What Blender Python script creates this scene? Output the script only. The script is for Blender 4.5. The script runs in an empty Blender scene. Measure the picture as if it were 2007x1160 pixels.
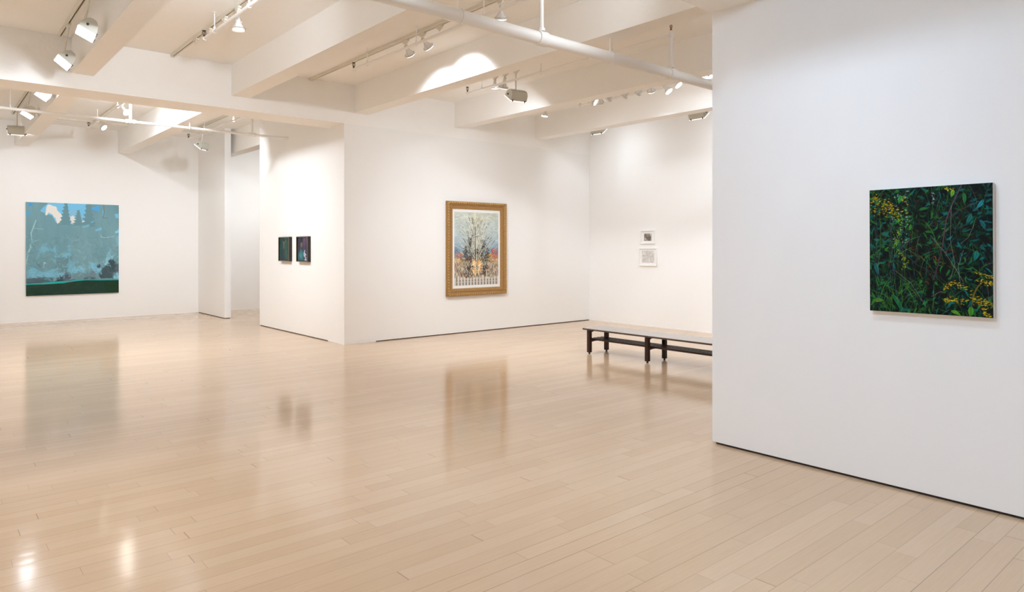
import bpy, math, random
import numpy as np
from mathutils import Vector, Matrix

# ------------------------------------------------------------------ helpers
scn = bpy.context.scene
COL = scn.collection
R = math.radians
rnd = random.Random(7)


def V(*a):
    return Vector(a[0] if len(a) == 1 else a)


class MB:
    """collects verts/faces (with a material slot per face) and links them as one mesh object"""

    def __init__(s):
        s.v, s.f, s.m = [], [], []

    def add(s, verts, faces, mi=0):
        o = len(s.v)
        s.v += [tuple(p) for p in verts]
        s.f += [tuple(i + o for i in f) for f in faces]
        s.m += [mi] * len(faces)
        return s

    def box(s, a, b, mi=0):
        (x0, y0, z0), (x1, y1, z1) = a, b
        x0, x1 = min(x0, x1), max(x0, x1)
        y0, y1 = min(y0, y1), max(y0, y1)
        z0, z1 = min(z0, z1), max(z0, z1)
        p = [(x0, y0, z0), (x1, y0, z0), (x1, y1, z0), (x0, y1, z0), (x0, y0, z1), (x1, y0, z1), (x1, y1, z1), (x0, y1, z1)]
        return s.add(p, [(3, 2, 1, 0), (4, 5, 6, 7), (0, 1, 5, 4), (1, 2, 6, 5), (2, 3, 7, 6), (3, 0, 4, 7)], mi)

    def cbox(s, a, b, c=0.004, mi=0):
        """box with chamfered edges"""
        (x0, y0, z0), (x1, y1, z1) = [[min(a[i], b[i]) for i in range(3)], [max(a[i], b[i]) for i in range(3)]]
        c = min(c, (x1 - x0) / 3, (y1 - y0) / 3, (z1 - z0) / 3)
        rings = []
        for z, i in ((z0, c), (z0 + c, 0), (z1 - c, 0), (z1, c)):
            X0, X1, Y0, Y1 = x0 + i, x1 - i, y0 + i, y1 - i
            rings.append([(X0 + c, Y0, z), (X1 - c, Y0, z), (X1, Y0 + c, z), (X1, Y1 - c, z), (X1 - c, Y1, z), (X0 + c, Y1, z), (X0, Y1 - c, z), (X0, Y0 + c, z)])
        vs = [p for r in rings for p in r]
        fs = [tuple(range(7, -1, -1)), tuple(range(24, 32))]
        for k in range(3):
            for i in range(8):
                j = (i + 1) % 8
                fs.append((k * 8 + i, k * 8 + j, (k + 1) * 8 + j, (k + 1) * 8 + i))
        return s.add(vs, fs, mi)

    def lathe(s, p, d, prof, n=16, mi=0):
        """prof: list of (distance along d, radius)"""
        p, d = V(p), V(d).normalized()
        a = d.orthogonal().normalized()
        b = d.cross(a)
        vs, fs = [], []
        for t, r in prof:
            for i in range(n):
                q = 2 * math.pi * i / n
                vs.append(p + d * t + (a * math.cos(q) + b * math.sin(q)) * max(r, 1e-5))
        for k in range(len(prof) - 1):
            for i in range(n):
                j = (i + 1) % n
                fs.append((k * n + i, k * n + j, (k + 1) * n + j, (k + 1) * n + i))
        fs.append(tuple(range(n - 1, -1, -1)))
        fs.append(tuple(range((len(prof) - 1) * n, len(prof) * n)))
        return s.add(vs, fs, mi)

    def cyl(s, p, q, r, n=14, mi=0):
        p, q = V(p), V(q)
        return s.lathe(p, q - p, [(0, r), ((q - p).length, r)], n, mi)

    def tube(s, pts, r, n=8, mi=0, closed=False):
        pts = [V(p) for p in pts]
        N = len(pts)
        vs, fs = [], []
        up = None
        for i, p in enumerate(pts):
            if closed:
                d = (pts[(i + 1) % N] - pts[i - 1]).normalized()
            else:
                d = (pts[min(i + 1, N - 1)] - pts[max(i - 1, 0)]).normalized()
            if up is None:
                up = d.orthogonal().normalized()
            up = (up - d * up.dot(d))
            up = up.normalized() if up.length > 1e-6 else d.orthogonal().normalized()
            b = d.cross(up)
            for k in range(n):
                q = 2 * math.pi * k / n
                vs.append(p + (up * math.cos(q) + b * math.sin(q)) * r)
        for i in range(N if closed else N - 1):
            j = (i + 1) % N
            for k in range(n):
                l = (k + 1) % n
                fs.append((i * n + k, i * n + l, j * n + l, j * n + k))
        if not closed:
            fs.append(tuple(range(n - 1, -1, -1)))
            fs.append(tuple(range((N - 1) * n, N * n)))
        return s.add(vs, fs, mi)

    def prism(s, prof, o, ax, ay, az, length, mi=0):
        """2-D profile (u along ax, v along ay) extruded along az, centred on o"""
        o, ax, ay, az = V(o), V(ax), V(ay), V(az)
        n = len(prof)
        vs = [o + ax * u + ay * w + az * (k * length / 2) for k in (-1, 1) for u, w in prof]
        fs = [tuple(range(n - 1, -1, -1)), tuple(range(n, 2 * n))]
        for i in range(n):
            j = (i + 1) % n
            fs.append((i, j, n + j, n + i))
        return s.add(vs, fs, mi)

    def obox(s, o, ax, ay, az, lx, ly, lz, mi=0):
        return s.prism([(-lx / 2, -ly / 2), (lx / 2, -ly / 2), (lx / 2, ly / 2), (-lx / 2, ly / 2)], o, ax, ay, az, lz, mi)

    def build(s, name, mats, parent=None, smooth=30):
        me = bpy.data.meshes.new(name)
        me.from_pydata(s.v, [], s.f)
        if not isinstance(mats, (list, tuple)):
            mats = [mats]
        for m in mats:
            me.materials.append(m)
        if len(mats) > 1:
            me.polygons.foreach_set('material_index', s.m)
        import bmesh
        bm = bmesh.new()
        bm.from_mesh(me)
        bmesh.ops.recalc_face_normals(bm, faces=bm.faces)
        bm.to_mesh(me)
        bm.free()
        if smooth:
            me.polygons.foreach_set('use_smooth', [True] * len(me.polygons))
            me.set_sharp_from_angle(angle=R(smooth))
        me.update()
        o = bpy.data.objects.new(name, me)
        COL.objects.link(o)
        if parent is not None:
            o.parent = parent
        return o


def tag(o, label=None, cat=None, group=None, kind=None):
    for k, v in (('label', label), ('category', cat), ('group', group), ('kind', kind)):
        if v:
            o[k] = v
    return o


def thing(name, loc, label, cat, group=None, rot=(0, 0, 0)):
    o = bpy.data.objects.new(name, None)
    o.empty_display_size = 0.1
    o.location = loc
    o.rotation_euler = rot
    COL.objects.link(o)
    return tag(o, label, cat, group)


# ------------------------------------------------------------------ materials
def lin(c):
    c = np.asarray(c, float) / 255.0
    return np.where(c <= 0.04045, c / 12.92, ((c + 0.055) / 1.055) ** 2.4)


def mat(name, rgb, rough=0.5, metal=0.0, bump=0.0, bscale=60.0, var=0.0, vscale=3.0, coat=0.0, spec=0.5):
    m = bpy.data.materials.new(name)
    m.use_nodes = True
    nt = m.node_tree
    b = nt.nodes['Principled BSDF']
    c = tuple(rgb) + (1,)
    b.inputs['Base Color'].default_value = c
    b.inputs['Roughness'].default_value = rough
    b.inputs['Metallic'].default_value = metal
    b.inputs['Coat Weight'].default_value = coat
    b.inputs['Specular IOR Level'].default_value = spec
    tc = nt.nodes.new('ShaderNodeTexCoord')
    if var:
        n = nt.nodes.new('ShaderNodeTexNoise')
        n.inputs['Scale'].default_value = vscale
        n.inputs['Detail'].default_value = 5
        nt.links.new(tc.outputs['Object'], n.inputs['Vector'])
        mx = nt.nodes.new('ShaderNodeMix')
        mx.data_type = 'RGBA'
        mx.inputs[6].default_value = tuple(max(0, x * (1 - var)) for x in rgb) + (1,)
        mx.inputs[7].default_value = tuple(min(1, x * (1 + var)) for x in rgb) + (1,)
        nt.links.new(n.outputs['Fac'], mx.inputs[0])
        nt.links.new(mx.outputs[2], b.inputs['Base Color'])
    if bump:
        n = nt.nodes.new('ShaderNodeTexNoise')
        n.inputs['Scale'].default_value = bscale
        n.inputs['Detail'].default_value = 4
        nt.links.new(tc.outputs['Object'], n.inputs['Vector'])
        bp = nt.nodes.new('ShaderNodeBump')
        bp.inputs['Strength'].default_value = bump
        bp.inputs['Distance'].default_value = 0.01
        nt.links.new(n.outputs['Fac'], bp.inputs['Height'])
        nt.links.new(bp.outputs['Normal'], b.inputs['Normal'])
    return m


def emit_mat(name, rgb, strength):
    m = bpy.data.materials.new(name)
    m.use_nodes = True
    nt = m.node_tree
    b = nt.nodes['Principled BSDF']
    b.inputs['Base Color'].default_value = (0.8, 0.8, 0.8, 1)
    b.inputs['Emission Color'].default_value = tuple(rgb) + (1,)
    b.inputs['Emission Strength'].default_value = strength
    return m


def floor_mat():
    m = bpy.data.materials.new('maple_boards')
    m.use_nodes = True
    nt = m.node_tree
    L = nt.links.new
    N = nt.nodes.new
    b = nt.nodes['Principled BSDF']

    def math_(op, a, c=None, d=None):
        n = N('ShaderNodeMath')
        n.operation = op
        for i, x in enumerate((a, c, d)):
            if x is None:
                continue
            if isinstance(x, (int, float)):
                n.inputs[i].default_value = x
            else:
                L(x, n.inputs[i])
        return n.outputs[0]

    tc = N('ShaderNodeTexCoord')
    sp = N('ShaderNodeSeparateXYZ')
    L(tc.outputs['Object'], sp.inputs[0])
    X, Y = sp.outputs[0], sp.outputs[1]
    W, LEN = 0.1027, 1.15
    yr = math_('DIVIDE', math_('ADD', Y, 50 * W - 0.0095), W)
    row = math_('FLOOR', yr)
    fy = math_('FRACT', yr)
    wn = N('ShaderNodeTexWhiteNoise')
    wn.noise_dimensions = '1D'
    L(row, wn.inputs['W'])
    xo = math_('ADD', math_('DIVIDE', X, LEN), math_('MULTIPLY', wn.outputs['Value'], 7.31))
    # boards of uneven length: warp the running coordinate
    xs = math_('ADD', xo, math_('MULTIPLY', math_('SINE', math_('ADD', math_('MULTIPLY', xo, 3.7), math_('MULTIPLY', wn.outputs['Value'], 40))), 0.16))
    col = math_('FLOOR', xs)
    fx = math_('FRACT', xs)
    cb = N('ShaderNodeCombineXYZ')
    L(row, cb.inputs[0])
    L(col, cb.inputs[1])
    w2 = N('ShaderNodeTexWhiteNoise')
    w2.noise_dimensions = '2D'
    L(cb.outputs[0], w2.inputs['Vector'])
    r2 = w2.outputs['Value']
    # board tone
    rp = N('ShaderNodeValToRGB')
    e = rp.color_ramp.elements
    e[0].position, e[1].position = 0.0, 1.0
    e[0].color = tuple(FLOOR_DARK) + (1,)
    e[1].color = tuple(FLOOR_LIGHT) + (1,)
    x = rp.color_ramp.elements.new(0.5)
    x.color = tuple(FLOOR_MID) + (1,)
    L(r2, rp.inputs[0])
    # grain
    mp = N('ShaderNodeMapping')
    mp.inputs['Scale'].default_value = (1.2, 22, 1)
    L(tc.outputs['Object'], mp.inputs[0])
    off = N('ShaderNodeVectorMath')
    off.operation = 'ADD'
    L(mp.outputs[0], off.inputs[0])
    cw = N('ShaderNodeCombineXYZ')
    L(math_('MULTIPLY', r2, 93), cw.inputs[0])
    L(math_('MULTIPLY', r2, 57), cw.inputs[1])
    L(cw.outputs[0], off.inputs[1])
    gn = N('ShaderNodeTexNoise')
    gn.inputs['Scale'].default_value = 3.0
    gn.inputs['Detail'].default_value = 7
    gn.inputs['Roughness'].default_value = 0.62
    L(off.outputs[0], gn.inputs['Vector'])
    blot = N('ShaderNodeTexNoise')
    blot.inputs['Scale'].default_value = 1.1
    blot.inputs['Detail'].default_value = 4
    L(tc.outputs['Object'], blot.inputs['Vector'])
    g = math_('ADD', math_('MULTIPLY', math_('SUBTRACT', gn.outputs['Fac'], 0.5), 0.16), math_('MULTIPLY', math_('SUBTRACT', blot.outputs['Fac'], 0.5), 0.10))
    g = math_('ADD', g, 1.0)
    # seams between boards: each with its own darkness
    ey = math_('MINIMUM', fy, math_('SUBTRACT', 1.0, fy))
    w3 = N('ShaderNodeTexWhiteNoise')
    w3.noise_dimensions = '1D'
    L(math_('ADD', math_('ROUND', yr), 0.37), w3.inputs['W'])
    seam_y = math_('MULTIPLY', math_('LESS_THAN', ey, 0.0125), math_('ADD', 0.20, math_('MULTIPLY', math_('POWER', w3.outputs['Value'], 3.0), 0.42)))
    ex = math_('MINIMUM', fx, math_('SUBTRACT', 1.0, fx))
    seam_x = math_('MULTIPLY', math_('LESS_THAN', ex, 0.0011), 0.38)
    seam = math_('MAXIMUM', seam_y, seam_x)
    tot = math_('MULTIPLY', g, math_('SUBTRACT', 1.0, seam))
    # small dark scuffs and specks
    vo = N('ShaderNodeTexVoronoi')
    vo.inputs['Scale'].default_value = 1.7
    L(tc.outputs['Object'], vo.inputs['Vector'])
    speck = math_('MULTIPLY', math_('LESS_THAN', vo.outputs['Distance'], 0.011), 0.42)
    tot = math_('MULTIPLY', tot, math_('SUBTRACT', 1.0, speck))
    mv = N('ShaderNodeVectorMath')
    mv.operation = 'SCALE'
    L(rp.outputs[0], mv.inputs[0])
    L(tot, mv.inputs['Scale'])
    L(mv.outputs[0], b.inputs['Base Color'])
    rn = N('ShaderNodeTexNoise')
    rn.inputs['Scale'].default_value = 2.3
    rn.inputs['Detail'].default_value = 6
    L(tc.outputs['Object'], rn.inputs['Vector'])
    L(math_('ADD', 0.085, math_('MULTIPLY', rn.outputs['Fac'], 0.09)), b.inputs['Roughness'])
    b.inputs['Specular IOR Level'].default_value = 0.5
    # slightly cupped boards
    h = math_('MULTIPLY', math_('POWER', math_('ABSOLUTE', math_('SUBTRACT', fy, 0.5)), 2.0), -0.10)
    h = math_('ADD', h, math_('MULTIPLY', gn.outputs['Fac'], 0.008))
    m2 = N('ShaderNodeMapping')
    m2.inputs['Scale'].default_value = (1.6, 6.0, 1)
    L(tc.outputs['Object'], m2.inputs[0])
    bn = N('ShaderNodeTexNoise')
    bn.inputs['Scale'].default_value = 1.0
    bn.inputs['Detail'].default_value = 2
    L(m2.outputs[0], bn.inputs['Vector'])
    h = math_('ADD', h, math_('MULTIPLY', bn.outputs['Fac'], 0.16))
    bp = N('ShaderNodeBump')
    bp.inputs['Strength'].default_value = 0.24
    bp.inputs['Distance'].default_value = 0.018
    L(h, bp.inputs['Height'])
    L(bp.outputs['Normal'], b.inputs['Normal'])
    return m


FLOOR_DARK = lin((202, 172, 140))
FLOOR_MID = lin((205, 175, 143))
FLOOR_LIGHT = lin((208, 179, 148))

M_WALL = mat('wall_paint', (0.91, 0.905, 0.89), 0.75, bump=0.05, bscale=140, spec=0.25)
M_CEIL = mat('ceiling_paint', (0.94, 0.93, 0.905), 0.85, bump=0.25, bscale=22, var=0.012, vscale=6, spec=0.2)
M_FLOOR = floor_mat()
M_REVEAL = mat('reveal_shadow_bead', (0.035, 0.028, 0.022), 0.8)
M_PIPE = mat('pipe_paint', (0.90, 0.89, 0.87), 0.45, bump=0.06, bscale=60)
M_CREAM = mat('cream_enamel', (0.78, 0.74, 0.65), 0.4)
M_GREYENAMEL = mat('pale_grey_enamel', (0.62, 0.62, 0.55), 0.45)
M_SLOT = mat('track_slot', (0.16, 0.115, 0.075), 0.6)
M_DARK = mat('dark_plastic', (0.05, 0.045, 0.04), 0.5)
M_WIRE = mat('wire_steel', (0.55, 0.52, 0.47), 0.35, metal=0.6)
M_BRASS = mat('aged_brass', (0.36, 0.21, 0.11), 0.4, metal=0.7)
M_BRONZE = mat('blackened_bronze', (0.09, 0.065, 0.05), 0.45, metal=0.5)
M_GLASSBODY = mat('frosted_reflector', (0.82, 0.82, 0.8), 0.25)
M_LENSOFF = mat('unlit_lens', (0.75, 0.75, 0.72), 0.15)
M_WOOD = mat('dark_walnut', (0.038, 0.016, 0.010), 0.35, var=0.35, vscale=9, spec=0.25)
M_SEAT = mat('polished_walnut_top', (0.055, 0.026, 0.018), 0.12, var=0.3, vscale=9, coat=0.8)
M_GOLD = mat('gilded_wood', (0.37, 0.20, 0.062), 0.42, metal=0.3, bump=0.25, bscale=90, var=0.35, vscale=25)
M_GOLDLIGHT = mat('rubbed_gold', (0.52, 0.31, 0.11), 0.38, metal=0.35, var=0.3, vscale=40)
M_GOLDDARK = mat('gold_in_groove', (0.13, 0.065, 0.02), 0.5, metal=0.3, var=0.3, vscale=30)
M_WHITEFRAME = mat('white_lacquer_frame', (0.88, 0.875, 0.86), 0.35)
M_MAT = mat('mat_board', (0.88, 0.87, 0.84), 0.85)
M_BLACKFRAME = mat('black_brown_frame', (0.022, 0.016, 0.012), 0.4)
M_WARMEDGE = mat('bronze_frame_lip', (0.22, 0.16, 0.10), 0.4, metal=0.3)
M_CANVASEDGE = mat('canvas_edge', (0.70, 0.66, 0.60), 0.85, bump=0.2, bscale=400)
M_PALEBLUEEDGE = mat('primed_blue_edge', (0.55, 0.62, 0.64), 0.8)
M_RUBBER = mat('black_glide', (0.02, 0.02, 0.02), 0.6)


def art_mat(name, rough=0.55, bump=0.15, spec=0.35):
    m = bpy.data.materials.new(name)
    m.use_nodes = True
    nt = m.node_tree
    b = nt.nodes['Principled BSDF']
    a = nt.nodes.new('ShaderNodeAttribute')
    a.attribute_name = 'pigment'
    nt.links.new(a.outputs['Color'], b.inputs['Base Color'])
    b.inputs['Roughness'].default_value = rough
    b.inputs['Specular IOR Level'].default_value = spec
    tc = nt.nodes.new('ShaderNodeTexCoord')
    n = nt.nodes.new('ShaderNodeTexNoise')
    n.inputs['Scale'].default_value = 120
    nt.links.new(tc.outputs['Object'], n.inputs['Vector'])
    bp = nt.nodes.new('ShaderNodeBump')
    bp.inputs['Strength'].default_value = bump
    bp.inputs['Distance'].default_value = 0.002
    nt.links.new(n.outputs['Fac'], bp.inputs['Height'])
    nt.links.new(bp.outputs['Normal'], b.inputs['Normal'])
    return m


M_ART_OIL = art_mat('oil_pigment', 0.55, 0.15, 0.12)
M_ART_PAPER = art_mat('watercolour_paper', 0.85, 0.05, 0.2)


# ------------------------------------------------------------------ painting: pigment laid on a fine grid
class Paint:
    """pigment raster in sRGB 0..255; u to the right, v down, both 0..1"""

    def __init__(s, w, h, base, seed=0):
        s.w, s.h = w, h
        s.a = np.ones((h, w, 3)) * np.array(base, float)
        s.rng = np.random.default_rng(seed)
        s.U, s.Vv = np.meshgrid((np.arange(w) + .5) / w, (np.arange(h) + .5) / h)

    def noise(s, nx, ny, octaves=3):
        out = np.zeros((s.h, s.w))
        amp, tot = 1.0, 0.0
        for k in range(octaves):
            gx, gy = max(2, int(nx * 2 ** k)), max(2, int(ny * 2 ** k))
            g = s.rng.random((gy + 2, gx + 2))
            x, y = s.U * gx, s.Vv * gy
            xi, yi = x.astype(int), y.astype(int)
            fx, fy = x - xi, y - yi
            fx, fy = fx * fx * (3 - 2 * fx), fy * fy * (3 - 2 * fy)
            out += amp * ((g[yi, xi] * (1 - fx) + g[yi, xi + 1] * fx) * (1 - fy) + (g[yi + 1, xi] * (1 - fx) + g[yi + 1, xi + 1] * fx) * fy)
            tot += amp
            amp *= .55
        return out / tot

    def blend(s, mask, col, sl=None):
        if sl is None:
            s.a += (np.array(col, float) - s.a) * mask[..., None]
        else:
            s.a[sl] += (np.array(col, float) - s.a[sl]) * mask[..., None]

    def poly(s, pts, col, alpha=1.0, rough=None, amt=0.01):
        pts = np.array(pts, float)
        U, Vv = s.U, s.Vv
        if rough is not None:
            U = U + (rough[0] - .5) * amt * 2
            Vv = Vv + (rough[1] - .5) * amt * 2
        pad = amt * 2 + .01
        x0 = max(0, int((pts[:, 0].min() - pad) * s.w)); x1 = min(s.w, int((pts[:, 0].max() + pad) * s.w) + 2)
        y0 = max(0, int((pts[:, 1].min() - pad) * s.h)); y1 = min(s.h, int((pts[:, 1].max() + pad) * s.h) + 2)
        if x1 <= x0 or y1 <= y0:
            return
        sl = (slice(y0, y1), slice(x0, x1))
        acc = np.zeros((y1 - y0, x1 - x0))
        for ox, oy in ((-.25, -.25), (.25, -.25), (-.25, .25), (.25, .25)):
            X, Y = U[sl] + ox / s.w, Vv[sl] + oy / s.h
            ins = np.zeros(X.shape, bool)
            n = len(pts)
            for i in range(n):
                ax, ay = pts[i]
                bx, by = pts[(i + 1) % n]
                if ay == by:
                    continue
                c = (ay > Y) != (by > Y)
                ins ^= c & (X < (bx - ax) * (Y - ay) / (by - ay) + ax)
            acc += ins * .25
        s.blend(acc * alpha, col, sl)

    def line(s, pts, width, col, alpha=1.0, taper=False):
        """width in units of the picture's width"""
        asp = s.h / s.w
        pts = [np.array(p, float) for p in pts]
        n = len(pts) - 1
        for i in range(n):
            a, b = pts[i], pts[i + 1]
            r = width / 2
            if taper:
                r = width / 2 * max(.15, 1 - abs((i + .5) / n * 2 - 1) ** 1.5)
            pad = r + 1.5 / s.w
            x0 = max(0, int((min(a[0], b[0]) - pad) * s.w)); x1 = min(s.w, int((max(a[0], b[0]) + pad) * s.w) + 2)
            y0 = max(0, int((min(a[1], b[1]) - pad / asp) * s.h)); y1 = min(s.h, int((max(a[1], b[1]) + pad / asp) * s.h) + 2)
            if x1 <= x0 or y1 <= y0:
                continue
            sl = (slice(y0, y1), slice(x0, x1))
            X, Y = s.U[sl], s.Vv[sl] * asp
            ax, ay, bx, by = a[0], a[1] * asp, b[0], b[1] * asp
            dx, dy = bx - ax, by - ay
            t = np.clip(((X - ax) * dx + (Y - ay) * dy) / (dx * dx + dy * dy + 1e-12), 0, 1)
            d = np.hypot(X - ax - t * dx, Y - ay - t * dy)
            m = np.clip((r - d) * s.w + .5, 0, 1) * min(1, max(.3, r * 2 * s.w))
            s.blend(m * alpha, col, sl)

    def curve(s, p0, p1, p2, width, col, alpha=1.0, n=8, taper=True):
        p0, p1, p2 = map(lambda p: np.array(p, float), (p0, p1, p2))
        pts = [(1 - t) ** 2 * p0 + 2 * t * (1 - t) * p1 + t * t * p2 for t in np.linspace(0, 1, n + 1)]
        s.line(pts, width, col, alpha, taper)

    def leaf(s, x, y, ang, L, w, col, alpha=1.0, bend=0.0, vein=None):
        asp = s.h / s.w
        left, right, mid = [], [], []
        for i in range(9):
            t = i / 8
            th = ang + bend * t
            px = x + math.cos(th) * L * t
            py = y + math.sin(th) * L * t / asp
            hw = w * math.sin(math.pi * t ** .8) / 2
            nx, ny = -math.sin(th) * hw, math.cos(th) * hw / asp
            left.append((px + nx, py + ny))
            right.append((px - nx, py - ny))
            mid.append((px, py))
        s.poly(left + right[::-1], col, alpha, amt=0.0)
        if vein is not None:
            s.line(mid, w * .16, vein, alpha * .7)

    def dab(s, x, y, r, col, alpha=1.0):
        k = s.rng.integers(5, 8)
        s.poly([(x + r * math.cos(q) * s.rng.uniform(.6, 1.2), y + r * math.sin(q) * s.rng.uniform(.6, 1.2) * s.w / s.h) for q in np.linspace(0, 6.28, k, endpoint=False)], col, alpha, amt=0.0)

    def grain(s, nx, ny, amt, octaves=2):
        s.a += ((s.noise(nx, ny, octaves) - .5) * 2 * amt)[..., None]

    def build(s, name, width, height, material, parent, depth=0.0):
        """grid in the parent's x/z plane, centred, facing -y at y=-depth"""
        w, h = s.w, s.h
        xs = (np.arange(w) / (w - 1) - .5) * width
        zs = (.5 - np.arange(h) / (h - 1)) * height
        X, Z = np.meshgrid(xs, zs)
        co = np.stack([X, np.full_like(X, -depth), Z], -1).reshape(-1, 3)
        idx = np.arange(w * h).reshape(h, w)
        q = np.stack([idx[:-1, :-1], idx[1:, :-1], idx[1:, 1:], idx[:-1, 1:]], -1).reshape(-1, 4)
        me = bpy.data.meshes.new(name)
        me.vertices.add(len(co))
        me.vertices.foreach_set('co', co.astype(np.float32).ravel())
        me.loops.add(q.size)
        me.loops.foreach_set('vertex_index', q.astype(np.int32).ravel())
        me.polygons.add(len(q))
        me.polygons.foreach_set('loop_start', np.arange(0, q.size, 4, dtype=np.int32))
        me.update(calc_edges=True)
        ca = me.color_attributes.new('pigment', 'FLOAT_COLOR', 'POINT')
        c = np.ones((w * h, 4), np.float32)
        c[:, :3] = lin(np.clip(s.a, 0, 255)).reshape(-1, 3)
        ca.data.foreach_set('color', c.ravel())
        me.materials.append(material)
        me.validate()
        o = bpy.data.objects.new(name, me)
        COL.objects.link(o)
        o.parent = parent
        return o


# ------------------------------------------------------------------ camera
CAM_H, F_PX, W_PX, H_PX, TH = 1.52, 1341.8, 2007, 1160, R(49.22)
cam_d = bpy.data.cameras.new('camera')
cam = bpy.data.objects.new('camera', cam_d)
COL.objects.link(cam)
cam.location = (0, 0, CAM_H)
cam.rotation_euler = (R(90), 0, TH - R(90))
cam_d.sensor_fit = 'HORIZONTAL'
cam_d.sensor_width = 36
cam_d.lens = 36 * F_PX / W_PX
cam_d.shift_y = (485 - H_PX / 2) / W_PX
cam_d.clip_start = 0.05
scn.camera = cam

# ------------------------------------------------------------------ room shell
ZC, ZG, ZB = 4.075, 3.46, 3.642     # ceiling, girder soffit, beam soffit
XL, XR, YN, YF = -1.7, 10.6, -3.6, 16.95
YG0, YG1 = 9.81, 10.37              # girder and column
REV = 0.013                          # height of the dark reveal under the walls


def struct(name, mb, m, smooth=0):
    return tag(mb.build(name, m, None, smooth), kind='structure')


struct('floor', MB().box((XL - .2, YN - .2, -.1), (XR + .2, YF + .2, 0)), M_FLOOR)
struct('ceiling', MB().box((XL - .2, YN - .2, ZC), (XR + .2, YF + .2, ZC + .15)), M_CEIL)
struct('wall_left', MB().box((XL - .2, YN, 0), (XL, YF, ZC)), M_WALL)
struct('wall_near', MB().box((XL, YN - .2, 0), (XR, YN, ZC)), M_WALL)
struct('wall_far', MB().box((XL, YF, 0), (9.0, YF + .2, ZC)), M_WALL)
struct('wall_back', MB().box((XR, YN, 0), (XR + .2, YG1, ZC)), M_WALL)
struct('wall_passage', MB().box((9.0, YG1, 0), (9.2, YF + .2, ZC)), M_WALL)
# stub wall at the doorway, centre block, column, near partition: boards stop just above the floor
struct('wall_stub', MB().box((4.91, 15.1, REV), (5.04, YF, ZC)), M_WALL)
struct('baseboard_stub', MB().box((4.925, 15.115, 0), (5.025, YF, REV)), M_REVEAL)
struct('wall_inner', MB().box((5.0, YG1, REV), (5.14, 13.34, ZC)), M_WALL)
struct('baseboard_inner', MB().box((5.015, YG1, 0), (5.125, 13.325, REV)), M_REVEAL)
struct('wall_center', MB().box((5.56, YG0, REV), (XR, YG0 + .14, ZG)), M_WALL)
struct('baseboard_center', MB().box((5.56, YG0 + .015, 0), (XR, YG0 + .125, REV)), M_REVEAL)
struct('column', MB().box((5.0, YG0, 0), (5.56, YG1, ZG)), M_WALL)
struct('wall_right', MB().box((4.65, YN, REV + .004), (4.95, 3.01, 3.34)), M_WALL)
struct('baseboard_right', MB().box((4.665, YN, 0), (4.935, 2.985, REV + .004)), M_REVEAL)

# girders (across) and beams (along), cast with the ceiling
struct('ceiling_girder_1', MB().box((XL, YG0, ZG), (XR, YG1, ZC)), M_CEIL)
struct('ceiling_girder_2', MB().box((XL, 2.47, 3.34), (XR, 3.01, ZC)), M_CEIL)
k = 1
for xa, xb in ((-.52, -.28), (1.38, 1.617), (3.28, 3.525), (5.17, 5.41), (7.12, 7.355), (9.05, 9.29)):
    struct('ceiling_beam_%d' % k, MB().box((xa, 3.01, ZB), (xb, YG0, ZC)), M_CEIL); k += 1
    if xb < 9:
        struct('ceiling_beam_%d' % k, MB().box((xa + .03 if xa < 3 else xa - .03, YG1, 3.585), (xb + .03 if xa < 3 else xb - .03, YF, ZC)), M_CEIL); k += 1
    struct('ceiling_beam_%d' % k, MB().box((xa, YN, ZB), (xb, 2.47, ZC)), M_CEIL); k += 1


# ------------------------------------------------------------------ pictures
def wall_thing(name, cx, cy, cz, facing, label, cat, group=None):
    """local -y looks out of the wall. facing '-y' or '-x'"""
    return thing(name, (cx, cy, cz), label, cat, group, (0, 0, 0 if facing == '-y' else -math.pi / 2))


def slab_edges(w, h, d, t=0.0):
    """four sides and back of a stretched canvas, open at the front"""
    m = MB()
    x, z = w / 2, h / 2
    p = [(-x, -d, -z), (x, -d, -z), (x, -d, z), (-x, -d, z), (-x, 0, -z), (x, 0, -z), (x, 0, z), (-x, 0, z)]
    return m.add(p, [(0, 1, 5, 4), (1, 2, 6, 5), (2, 3, 7, 6), (3, 0, 4, 7), (4, 5, 6, 7)])


def ring(w, h, prof):
    """mitred frame; prof: (inset from the outer edge, y)"""
    m = MB()
    vs, fs = [], []
    n = len(prof)
    for sx, sz in ((-1, -1), (1, -1), (1, 1), (-1, 1)):
        for i, y in prof:
            vs.append((sx * (w / 2 - i), y, sz * (h / 2 - i)))
    for c in range(4):
        d = (c + 1) % 4
        for k_ in range(n):
            l = (k_ + 1) % n
            fs.append((c * n + k_, c * n + l, d * n + l, d * n + k_))
    return m.add(vs, fs)


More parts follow.
